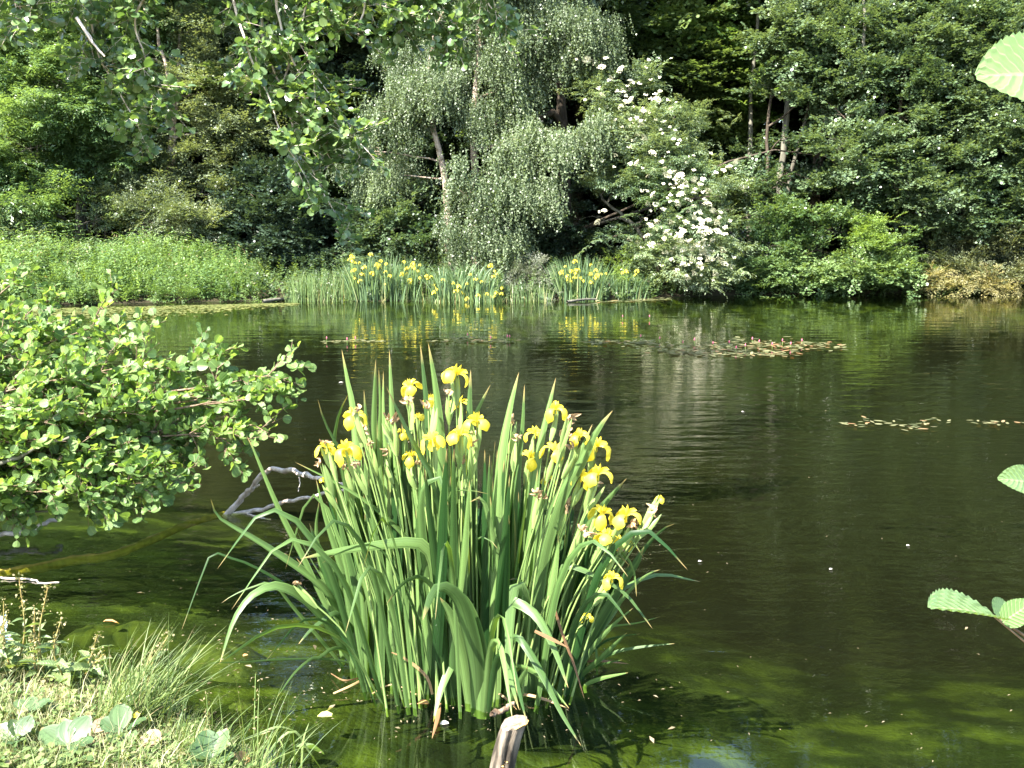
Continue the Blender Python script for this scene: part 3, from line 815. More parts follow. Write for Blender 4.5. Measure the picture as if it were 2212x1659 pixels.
# --- elder in blossom
el = tree('flowering_elder', 'elder covered in flat creamy white flower heads leaning over the water', 'tree', 22,
     [[at(1480, 645, 24.6), at(1440, 480, 25), at(1380, 330, 25.2), at(1330, 220, 25.4)], [at(1500, 645, 24.6), at(1520, 500, 24.6), at(1500, 400, 24.6)],
      [at(1440, 645, 24.8), at(1380, 500, 24.6), at(1300, 430, 24.6)]], .08,
     [PB(1300, 200, 25.4, 75, 62), PB(1370, 190, 25.6, 50, 60), PB(1390, 265, 25.2, 90, 58), PB(1290, 260, 25.2, 60, 40), PB(1470, 260, 25.2, 55, 55), PB(1450, 330, 24.8, 100, 62),
      PB(1350, 370, 24.6, 85, 50), PB(1540, 380, 24.5, 55, 50), PB(1470, 420, 24.2, 90, 60), PB(1390, 470, 24.3, 62, 45), PB(1290, 480, 24.4, 62, 38), PB(1500, 500, 23.9, 80, 58),
      PB(1420, 560, 24.0, 60, 40), PB(1500, 580, 23.7, 62, 45), PB(1550, 550, 23.8, 40, 45), PB(1300, 400, 24.8, 40, 40), PB(1560, 460, 24.2, 40, 45)],
     T_pin, 'lance', M['elder'], 9.5, M['bark_mid'], S=(.38, .62), gap=.3, limb_r=.03, low=.8)
rngf = np.random.default_rng(5)
fl = [(1268, 130), (1285, 135), (1300, 145), (1345, 195), (1362, 215), (1352, 220), (1300, 205), (1340, 150), (1362, 175), (1385, 268), (1378, 290), (1392, 298), (1330, 335), (1375, 352),
      (1283, 345), (1450, 235), (1435, 365), (1440, 378), (1455, 372), (1468, 380), (1480, 392), (1500, 388), (1512, 398), (1470, 420), (1530, 412), (1528, 440), (1540, 455),
      (1405, 487), (1415, 495), (1398, 510), (1362, 515), (1380, 525), (1290, 480), (1305, 455), (1482, 480), (1500, 470), (1475, 500), (1460, 512), (1510, 500), (1525, 492),
      (1490, 520), (1505, 530), (1520, 545), (1540, 520), (1475, 540), (1450, 560), (1555, 560), (1565, 570), (1580, 575), (1545, 590), (1425, 530), (1440, 545), (1485, 600), (1400, 440), (1410, 420),
      (1590, 350), (1575, 360), (1605, 405), (1355, 300), (1390, 240), (1420, 215), (1497, 445), (1512, 460), (1488, 455), (1530, 475), (1548, 480), (1450, 480), (1440, 500), (1495, 560),
      (1512, 575), (1530, 560), (1460, 590), (1475, 570), (1562, 540), (1550, 500), (1465, 440), (1482, 430), (1420, 480), (1435, 515), (1408, 530), (1450, 545), (1470, 520), (1530, 500), (1520, 520), (1500, 590), (1540, 560), (1320, 170), (1340, 230), (1410, 330), (1400, 380), (1350, 420), (1495, 540)]
def umbel_mesh(seed, r=.085):
    rng = np.random.default_rng(seed)
    mb = MB()
    n = 46
    for i in range(n):
        rr = r * math.sqrt((i + .5) / n) * rng.uniform(.85, 1.1); a = i * 2.4
        c = np.array([rr * math.cos(a), rr * math.sin(a), .035 * (1 - (rr / r) ** 2) + rng.normal() * .006])
        s = rng.uniform(.010, .016)
        q = rng.normal(size=(6, 3)) * .2 + np.array([[math.cos(k), math.sin(k), 0] for k in np.linspace(0, 5.2, 6)])
        mb.add(c + q * s, [(0, 1, 2, 3, 4, 5)])
    for i in range(5):
        a = i * 1.26
        tube(mb, [(0, 0, -.07), (r * .6 * math.cos(a), r * .6 * math.sin(a), 0)], .002, 3, cap=False)
    return mb
umb = [umbel_mesh(s).build('flower_head', M['cream'], None) for s in range(3)]
eb = Vector(el.location)
def nearest_front(blobs, u, v, default):
    """depth of the front of the foliage on this sight line"""
    best = None; d = ray(u, v)
    for c, r in blobs:
        o = (CAM - c) / r; dd = d / r
        A_ = dd @ dd; B_ = o @ dd; C_ = o @ o - 1
        disc = B_ * B_ - A_ * C_
        if disc > 0:
            t = (-B_ - math.sqrt(disc)) / A_
            if best is None or t < best: best = t
    return CAM + d * best if best else at(u, v, default)
elb = [PB(1300, 200, 25.4, 75, 62), PB(1370, 190, 25.6, 50, 60), PB(1390, 265, 25.2, 90, 58), PB(1450, 330, 24.8, 100, 62), PB(1350, 370, 24.6, 85, 50), PB(1540, 380, 24.5, 55, 50),
       PB(1470, 420, 24.2, 90, 60), PB(1390, 470, 24.3, 62, 45), PB(1290, 480, 24.4, 62, 38), PB(1500, 500, 23.9, 80, 58), PB(1420, 560, 24.0, 60, 40), PB(1500, 580, 23.7, 62, 45), PB(1550, 550, 23.8, 40, 45)]
for i, (u, v) in enumerate(fl):
    o = umb[i] if i < 3 else umb[i % 3].copy()
    if i >= 3: COL.objects.link(o)
    o.parent = el
    p = nearest_front(elb, u, v, 24.6); p = CAM + (p - CAM) * (1 - .22 / p[1])
    o.location = Vector(p) - eb
    o.rotation_euler = (R(rngf.uniform(15, 60)), R(rngf.uniform(-25, 25)), rngf.uniform(0, 6))
    o.scale = (1.3,) * 3 if i < 3 else (rngf.uniform(.8, 1.35),) * 3

mb_ = MB()        # the many more heads that crowd the lower boughs, too many to part one by one
for (u, v) in [(rngf.normal(1500, 42), rngf.normal(520, 42)) for _ in range(90)] + [(rngf.normal(1460, 50), rngf.normal(400, 45)) for _ in range(60)] + [(rngf.normal(1350, 60), rngf.normal(250, 60)) for _ in range(60)]:
    p = nearest_front(elb, u, v, 24.6); p = CAM + (p - CAM) * (1 - .10 / p[1]); sc = rngf.uniform(.5, 1.1)
    for k in range(9):
        a_ = rngf.uniform(0, 6.28); rr_ = .06 * sc * math.sqrt(rngf.random()); c_ = p + np.array([rr_ * math.cos(a_), rr_ * math.sin(a_) * .7 - .02, rr_ * math.sin(a_) * .7])
        q_ = np.array([[math.cos(t), math.sin(t) * .7, math.sin(t) * .7] for t in np.linspace(0, 5.2, 6)]) * .022 * sc + rngf.normal(size=(6, 3)) * .003
        mb_.add(c_ + q_, [(0, 1, 2, 3, 4, 5)])
eo = mb_.build('small_flower_heads', M['cream'], el); eo['kind'] = 'stuff'

# --- upper right of centre: backlit green tree
tree('sycamore_tree', 'deep green tree with spreading boughs behind the flowering elder', 'tree', 23,
     [[at(1620, 640, 31), at(1622, 300, 31), at(1635, 150, 31), at(1640, 30, 31), at(1640, -200, 31)]], .16,
     [PB(1450, 60, 30, 100, 60), PB(1560, 90, 30, 90, 70), PB(1480, 160, 30.3, 90, 50), PB(1600, 190, 30, 80, 60), PB(1380, 110, 31, 70, 60), PB(1660, 60, 30.5, 80, 80),
      PB(1560, 260, 31, 80, 50), PB(1550, -10, 30, 90, 60)],
     T_broad, 'round', M['syc'], 7, M['bark'], S=(.6, .95), tops=mk_tops(7, 6.2, 31, 9.5, 15.5, 3, 7, 2.0), limb_r=.06)

# --- right hand alders: several trunks
def alder(seed, label, paths, r0, blobs, tops=None, bark='bark_mid', **k):
    return tree('alder_tree', label, 'tree', seed, paths, r0, blobs, T_broad_s, 'round', M['alder_far'], k.pop('dens', 10), M[bark], S=(.40, .70), gap=k.pop('gap', .35), limb_r=.028, tops=tops, group='alders on the far bank', **k)
alder(31, 'alder with pale lower trunk leaning slightly, first behind the green bush', [[at(1682, 640, 27.5), at(1684, 415, 27.5), at(1696, 320, 27.5), at(1702, 230, 27.5), at(1715, 60, 27.5), at(1720, -200, 27.5)]], .115,
      [PB(1700, 120, 27.2, 60, 50), PB(1650, 190, 27.8, 40, 30)], mk_tops(31, 7.9, 28, 8.5, 14.5, 1.6, 5, 1.7), 'pale_bark')
alder(32, 'thin grey alder trunk close beside the pale leaning one', [[at(1702, 640, 27.2), at(1700, 415, 27.2), at(1722, 330, 27.2), at(1745, 230, 27.2), at(1770, 60, 27.4)]], .075,
      [PB(1760, 90, 27, 60, 60), PB(1765, 190, 27, 40, 30)], None)
alder(33, 'alder with yellow mossy strip on its trunk behind the elder blossom', [[at(1618, 640, 29), at(1617, 440, 29), at(1620, 300, 29), at(1622, 200, 29), at(1640, 0, 29)]], .10,
      [PB(1640, 330, 28.5, 50, 30), PB(1590, 420, 28, 60, 50), PB(1660, 450, 28, 50, 30)], None, 'pale_bark')
alder(34, 'thick dark alder trunk standing deep in the shade', [[at(1760, 640, 28.5), at(1762, 400, 28.5), at(1775, 300, 28.5), at(1790, 150, 28.5), at(1800, -100, 28.5)]], .19,
      [PB(1790, 60, 26.8, 90, 50), PB(1860, 50, 26.6, 90, 50), PB(1930, 80, 26.6, 90, 60), PB(1840, 150, 26.3, 80, 45), PB(1760, 150, 26.8, 60, 45)], mk_tops(34, 9.5, 27.5, 8.5, 15, 2.2, 6, 1.8), 'bark')
alder(35, 'alder with bright sunlit stretch on its upper trunk', [[at(1850, 640, 26.8), at(1855, 400, 26.8), at(1862, 240, 26.6), at(1866, 150, 26.2), at(1866, 60, 26.0), at(1868, -100, 26.5)]], .075,
      [PB(1820, 220, 26.8, 60, 40), PB(1900, 40, 27, 60, 50)], mk_tops(35, 11, 27.5, 8.5, 14.5, 1.5, 4, 1.6), 'pale_bark')
alder(36, 'leaning alder with brown trunk rising behind the low leafy bough', [[at(1868, 640, 26.6), at(1880, 400, 26.6), at(1895, 310, 26.5), at(1912, 210, 26.4), at(1935, 80, 26.6), at(1950, -100, 27)]], .115,
      [PB(1960, 170, 26.2, 90, 60), PB(1990, 90, 26.4, 90, 60), PB(1790, 300, 25.6, 60, 34), PB(1860, 330, 25.3, 85, 45), PB(1930, 350, 25.2, 75, 55), PB(1990, 400, 25.0, 60, 50), PB(1820, 390, 25.9, 60, 36)],
      mk_tops(36, 12, 27.5, 8.5, 15, 1.8, 5, 1.7))
alder(37, 'forked alder with two brown stems behind the long drooping branches', [[at(1950, 640, 27.2), at(1960, 330, 27.2), at(1985, 200, 27.2), at(2010, 0, 27.2)], [at(1956, 640, 27.6), at(1965, 420, 27.6), at(1945, 250, 27.6), at(1930, 100, 27.6)]], .08,
      [PB(2050, 130, 26, 80, 60), PB(2090, 60, 26.2, 90, 60), PB(2020, 240, 26, 70, 50)], mk_tops(37, 14, 27, 8.3, 14, 1.8, 5, 1.7))
alder(38, 'alder at the pond corner with ivy-covered grey trunk and long leafy skirts', [[at(2110, 640, 26.2), at(2108, 420, 26.2), at(2108, 330, 26.2), at(2118, 180, 26.2), at(2130, -100, 26.4)]], .10,
      [PB(2120, 220, 25.6, 80, 70), PB(2170, 130, 25.8, 90, 80), PB(2060, 330, 25.5, 60, 60), PB(2150, 340, 25.2, 80, 60), PB(2210, 280, 25.2, 70, 90), PB(2080, 430, 25.2, 80, 50), PB(2180, 440, 25.0, 80, 55),
       PB(2280, 400, 25, 80, 120), PB(2250, 120, 25.6, 100, 120)], mk_tops(38, 15, 26.5, 8, 15, 2.5, 7, 1.8))
alder(39, 'leafy alder filling the topmost corner over the drooping boughs', [[at(2230, 640, 28), at(2225, 300, 28), at(2200, 0, 28), at(2190, -200, 28)]], .13,
      [PB(2010, 10, 27, 90, 50), PB(2130, 0, 27, 100, 50), PB(1900, -20, 27.3, 90, 40), PB(2230, 20, 27, 80, 60)], mk_tops(39, 17, 28, 8, 15, 2.5, 6, 1.8))

for sd, lab, bl in [(51, 'leafy young alder screening the stems above the lime-green shrub', [PB(1680, 60, 27, 60, 50), PB(1740, 30, 26.5, 60, 40), PB(1830, 260, 25.9, 60, 34), PB(1715, 300, 26.6, 40, 22), PB(1645, 385, 26.6, 45, 24), PB(1730, 200, 26.4, 40, 26), PB(1770, 395, 26.4, 40, 24)]),
                    (52, 'leafy young alder under the ivy-covered one, filling the pond corner', [PB(1960, 260, 25.6, 60, 40), PB(1900, 160, 25.9, 50, 34), PB(2030, 180, 25.7, 60, 50), PB(1920, 430, 25.8, 60, 30), PB(2010, 460, 25.5, 60, 30), PB(2120, 470, 25.2, 60, 34), PB(2060, 30, 26.3, 70, 50)])]:
    c0 = bl[0][0]
    alder(sd, lab, [[(c0[0], c0[1] + .6, 0), (c0[0] + .1, c0[1] + .6, 2.0), (c0[0], c0[1] + .6, 4.0), (c0[0] + .1, c0[1] + .6, 6.5)]], .07, bl, None, 'bark')
# --- right: waterside bushes
tree('waterside_bush', 'broad mid-green bush hanging over the water beside the elder blossom', 'bush', 41,
     [[at(1760, 645, 25.4), at(1740, 520, 25.4)], [at(1820, 645, 25.4), at(1850, 520, 25.4)], [at(1700, 645, 25.4), at(1660, 530, 25.4)]], .06,
     [PB(1650, 475, 25.3, 65, 40), PB(1730, 470, 25.4, 80, 42), PB(1800, 500, 25.2, 70, 45), PB(1660, 545, 24.9, 70, 50), PB(1740, 550, 24.8, 80, 55), PB(1700, 600, 24.7, 90, 32), PB(1820, 570, 24.6, 80, 50),
      PB(1900, 580, 24.6, 70, 50), PB(1870, 605, 24.5, 80, 30), PB(1780, 608, 24.5, 80, 28), PB(1930, 540, 24.9, 60, 45), PB(1620, 590, 24.8, 40, 40)],
     T_broad_s, 'round', M['bush'], 11, M['bark'], S=(.38, .62), gap=.35, limb_r=.025, low=.9)
tree('lime_green_shrub', 'bright yellow-green shrub shining on top of the waterside bush', 'shrub', 42,
     [[at(1880, 645, 25.5), at(1880, 520, 25.0)]], .04,
     [PB(1868, 490, 24.6, 34, 40), PB(1890, 525, 24.4, 30, 26), PB(1850, 462, 24.9, 40, 20)], T_fine, 'birch', M['lime'], 17, M['bark'], S=(.35, .55), limb_r=.02)
tree('olive_bush', 'dull olive-grey bush at the pond corner under the drooping alder', 'bush', 43,
     [[at(2090, 640, 25.8), at(2080, 540, 25.8)], [at(2170, 640, 25.8), at(2180, 520, 25.8)]], .05,
     [PB(2020, 545, 25.3, 60, 50), PB(2090, 520, 25.4, 70, 48), PB(2160, 530, 25.2, 70, 55), PB(2060, 585, 25.0, 70, 38), PB(2150, 585, 25.0, 80, 36), PB(2230, 560, 25, 70, 70), PB(2190, 490, 25.3, 50, 40)],
     T_fine, 'birch', M['olive'], 12, M['bark'], S=(.38, .62), limb_r=.025)
tree('golden_bush', 'low golden-yellow bush trailing along the waterline at the pond corner', 'bush', 44,
     [[at(2090, 645, 25.2), at(2080, 600, 25.2)]], .04,
     [PB(2010, 595, 24.5, 36, 30), PB(2060, 600, 24.4, 46, 30), PB(2120, 605, 24.4, 46, 26), PB(2180, 610, 24.5, 50, 24), PB(2240, 600, 24.6, 50, 36)],
     T_fine, 'birch', M['gold'], 14, M['bark'], S=(.3, .5), limb_r=.02)
# --- small things along the far shore
tree('willow_bush', 'low silvery willow bush between the curved irises and the upright iris clump', 'bush', 45,
     [[at(1140, 650, 23.6), at(1130, 600, 23.5)], [at(1160, 650, 23.6), at(1175, 600, 23.5)]], .03,
     [PB(1105, 592, 23.4, 42, 24), PB(1150, 585, 23.5, 46, 26), PB(1190, 605, 23.3, 30, 22), PB(1125, 610, 23.2, 42, 16)],
     T_will, 'lance', M['willow'], 22, M['bark'], S=(.26, .42), limb_r=.015, gap=.15)
tree('young_sapling', 'small yellow-green sapling between the third iris clump and elder', 'shrub', 46,
     [[at(1345, 645, 24.0), at(1345, 570, 24.0)]], .02,
     [PB(1340, 562, 24.0, 34, 14), PB(1350, 585, 23.9, 40, 12)], T_fine, 'birch', M['lime'], 16, M['bark'], S=(.3, .45), limb_r=.012)
tree('fallen_branch_shrub', 'scrub coloured dark for the shade behind the upright iris clump', 'shrub', 47,
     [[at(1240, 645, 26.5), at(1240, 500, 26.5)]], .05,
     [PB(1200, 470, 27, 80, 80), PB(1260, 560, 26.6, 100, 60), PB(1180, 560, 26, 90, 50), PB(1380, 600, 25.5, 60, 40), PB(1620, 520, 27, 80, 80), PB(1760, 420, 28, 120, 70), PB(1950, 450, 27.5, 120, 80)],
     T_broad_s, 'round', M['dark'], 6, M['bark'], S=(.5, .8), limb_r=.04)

# ------------------------------------------------------------------ further trees of the wood: a few built, the rest copied
def wood_tree(seed, x, Y, h, mat, label):
    rng = np.random.default_rng(seed)
    bl = []
    for i in range(13):
        z = h * (.14 + .86 * (i + .5) / 13)
        ww = 2.4 * (1 - .5 * abs(z / h - .5))
        bl.append((np.array([x + rng.uniform(-ww, ww), Y + rng.uniform(-1.6, 1.2), z]), np.array([1.9, 1.6, 1.3]) * rng.uniform(.8, 1.2)))
    return tree('woodland_tree', label, 'tree', seed, [[(x, Y, 0), (x + rng.uniform(-.3, .3), Y, h * .4), (x + rng.uniform(-.5, .5), Y, h * .95)]], .2,
                bl, T_coarse, 'round', mat, 3.4, M['bark'], S=(.9, 1.3), group='shaded trees deep in the wood', limb_r=.08, back=.5, gap=.25)
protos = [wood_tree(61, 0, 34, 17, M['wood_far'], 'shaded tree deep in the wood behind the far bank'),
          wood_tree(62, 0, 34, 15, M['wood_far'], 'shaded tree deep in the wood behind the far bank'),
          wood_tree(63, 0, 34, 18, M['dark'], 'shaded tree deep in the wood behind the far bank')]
def copy_tree(o, parent=None):
    c = o.copy(); COL.objects.link(c)
    if parent is not None: c.parent = parent
    for ch in [x for x in C.objects if x.parent == o]:
        copy_tree(ch, c)
    return c
rngw = np.random.default_rng(77)
spots = []
for row, (Y, x0, x1, st) in enumerate([(31.5, -20, 21, 4.3), (36, -23, 24, 4.3), (41, -26, 27, 4.6), (46, -29, 30, 5.0)]):
    x = x0
    while x <= x1:
        spots.append((x + rngw.uniform(-1, 1), Y + rngw.uniform(-1.2, 1.2))); x += st
# side woods, seen only from a step aside or in reflections
spots += [(-24, 28), (24, 21), (24, 26), (19, 27)]
for i, (x, y) in enumerate(spots):
    o = protos[i] if i < 3 else copy_tree(protos[i % 3])
    o.location = (x, y, ground_z(x, y)); o.rotation_euler = (0, 0, rngw.uniform(-.5, .5)); s = rngw.uniform(.62, 1.0) * (.72 if 3 < x < 11 or -9 < x < -4 else 1); o.scale = (1, 1, s)

# ------------------------------------------------------------------ blades (iris, reed, grass)
def blade(mb, P, w, tint, phi=0.0, n=14, cols=5, ridge=.10, tip=.45, base=.75, twist=0.0, viewer=True):
    """P: control points base->tip (world); w: full width; phi: turn of the flat side about the blade, 0 = facing the viewer side"""
    Q = catmull(P, n)
    T = nrm(np.gradient(Q, axis=0))
    t = np.linspace(0, 1, n)
    ref = np.array([0, -1.0, .25])
    X = nrm(np.cross(T, ref)); Z = np.cross(X, T)
    a = phi + twist * t
    S_ = X * np.cos(a)[:, None] + Z * np.sin(a)[:, None]
    N_ = np.cross(S_, T)
    hw = w * .5 * np.minimum(1, base + (1 - base) * t / .3) * np.where(t > 1 - tip, np.clip((1 - (t - (1 - tip)) / tip), 0, 1) ** .62, 1)
    ss = np.linspace(-1, 1, cols)
    zz = {5: [-.0, .55, 1.0, .55, 0], 3: [0, 1, 0], 2: [0, 0]}[cols]
    V = Q[:, None] + ss[None, :, None] * hw[:, None, None] * S_[:, None] + (np.array(zz)[None, :, None] * ridge * hw[:, None, None] * 2) * N_[:, None]
    i, j = np.meshgrid(np.arange(n - 1), np.arange(cols - 1), indexing='ij')
    a0 = (i * cols + j).ravel()
    uv = np.stack([np.tile((ss + 1) / 2, n), np.repeat(t, cols)], 1)
    mb.add(V.reshape(-1, 3), np.stack([a0, a0 + 1, a0 + cols + 1, a0 + cols], 1), tint, uv)

# fast straight/arched blades in bulk: base points B, tip vectors, widths
def blades_bulk(mb, B, Tp, w, rng, tint, n=6, sag=.25):
    N = len(B)
    t = np.linspace(0, 1, n)
    L = np.linalg.norm(Tp, axis=1)
    horiz = nrm(Tp * np.array([1, 1, 0]) + 1e-6)
    Q = B[:, None] + Tp[:, None] * t[None, :, None] + horiz[:, None] * (L * sag)[:, None, None] * (t ** 2 - t)[None, :, None] - np.array([0, 0, 1.0]) * (L * sag * .5)[:, None, None] * (t ** 3 - t * .3)[None, :, None]
    ang = rng.uniform(0, 6.28, N)
    sd = np.stack([np.cos(ang), np.sin(ang) * .6, np.zeros(N)], 1); sd = nrm(sd)
    hw = (w[:, None] * .5) * np.clip(1 - t[None] ** 2.2, 0.02, 1)
    V = np.stack([Q - sd[:, None] * hw[..., None], Q + sd[:, None] * hw[..., None]], 2)    # N,n,2,3
    i, j = np.meshgrid(np.arange(N), np.arange(n - 1), indexing='ij')
    a0 = (i * n * 2 + j * 2).ravel()
    uv = np.zeros((N, n, 2, 2)); uv[..., 0, 0] = 0; uv[..., 1, 0] = 1; uv[..., 1] = t[None, :, None]
    mb.add(V.reshape(-1, 3), np.stack([a0, a0 + 1, a0 + 3, a0 + 2], 1), np.repeat(tint, n - 1), uv.reshape(-1, 2))

# ------------------------------------------------------------------ flag iris flower
def flower_mesh(seed, size=.052, detail=True):
    rng = np.random.default_rng(seed)
    mb = MB()
    a0 = rng.uniform(0, 2.1)
    n = 8 if detail else 4
    for k in range(3):
        a = a0 + k * 2.094 + rng.uniform(-.15, .15)
        h = np.array([math.cos(a), math.sin(a), 0])
        dr = rng.uniform(.8, 1.35)
        pts = [h * .004, h * size * .5 + [0, 0, size * .22], h * size * .98 + [0, 0, size * .10], h * size * 1.22 - [0, 0, size * .45 * dr], h * size * 1.12 - [0, 0, size * .95 * dr]]
        Q = catmull(pts, n)
        T = nrm(np.gradient(Q, axis=0)); S_ = nrm(np.cross(T, np.cross(h, [0, 0, 1.0]) @ np.zeros((3, 3)) + np.array([0, 0, 1.0]) * .6 + h))
        S_ = np.tile(np.cross([0, 0, 1.0], h), (n, 1))
        N_ = np.cross(S_, T)
        t = np.linspace(0, 1, n)
        hw = size * np.interp(t, [0, .2, .45, .7, .9, 1], [.12, .20, .40, .60, .48, .10])
        ss = np.linspace(-1, 1, 5)
        zz = np.array([-.42, -.08, 0, -.08, -.42])
        ruf = rng.normal(size=(n, 5)) * .05
        V = Q[:, None] + ss[None, :, None] * hw[:, None, None] * S_[:, None] + ((zz[None, :] + ruf)[..., None] * hw[:, None, None] * -1) * N_[:, None]
        i, j = np.meshgrid(np.arange(n - 1), np.arange(4), indexing='ij'); b0 = (i * 5 + j).ravel()
        mb.add(V.reshape(-1, 3), np.stack([b0, b0 + 1, b0 + 6, b0 + 5], 1))
        # style arm over the fall
        P = [h * .003 + [0, 0, .004], h * size * .45 + [0, 0, size * .42], h * size * .85 + [0, 0, size * .38]]
        blade(mb, P, size * .34, .5, rng.uniform(-.2, .2), n=5, cols=3, ridge=-.2, tip=.3)
        # standard
        a2 = a + 1.05; h2 = np.array([math.cos(a2), math.sin(a2), 0])
        P = [h2 * .003, h2 * size * .20 + [0, 0, size * .4], h2 * size * .26 + [0, 0, size * .78]]
        blade(mb, P, size * .26, .5, rng.uniform(-.5, .5), n=5, cols=3, ridge=.2, tip=.5)
    tube(mb, [(0, 0, -size * .6), (0, 0, 0.004)], [size * .10, size * .07], 6)
    return mb

def withered_mesh(seed, size=.03):
    rng = np.random.default_rng(seed)
    mb = MB()
    for k in range(7):
        d = nrm(rng.normal(size=3)); d[2] -= .3
        p = rng.normal(size=3) * size * .18
        P = [p, p + d * size * .5 + rng.normal(size=3) * size * .15, p + d * size * .7 + rng.normal(size=3) * size * .4 - [0, 0, size * .3]]
        blade(mb, P, size * .55, rng.random(), rng.uniform(-1.5, 1.5), n=5, cols=3, ridge=.5, tip=.4, twist=1.5)
    return mb

# ================================================================== the big iris clump
IR = thing('iris_clump', 'big clump of yellow flag irises with tall sword leaves standing in the near shallows', 'iris', tuple(gr(1010, 1490)))
IRB = np.array(IR.location)
rng = np.random.default_rng(101)
mb = MB()
ZB = -.03
def path_px(pts, tipdy, zb=ZB, bow=0.0):
    """photo measurements base->tip turned into points: the base stands on the bed, depth runs from the base depth to base + tipdy"""
    pts = [p for p in pts]
    b = gr(pts[0][0], pts[0][1], 0.0)
    n = len(pts)
    L = np.concatenate([[0], np.cumsum([math.hypot(pts[i + 1][0] - pts[i][0], pts[i + 1][1] - pts[i][1]) for i in range(n - 1)])]); L /= L[-1]
    out = [at(u, v, b[1] + tipdy * l + bow * math.sin(l * 3.1)) for (u, v), l in zip(pts, L)]
    foot = out[0].copy(); foot[2] = ZB
    return [foot] + out
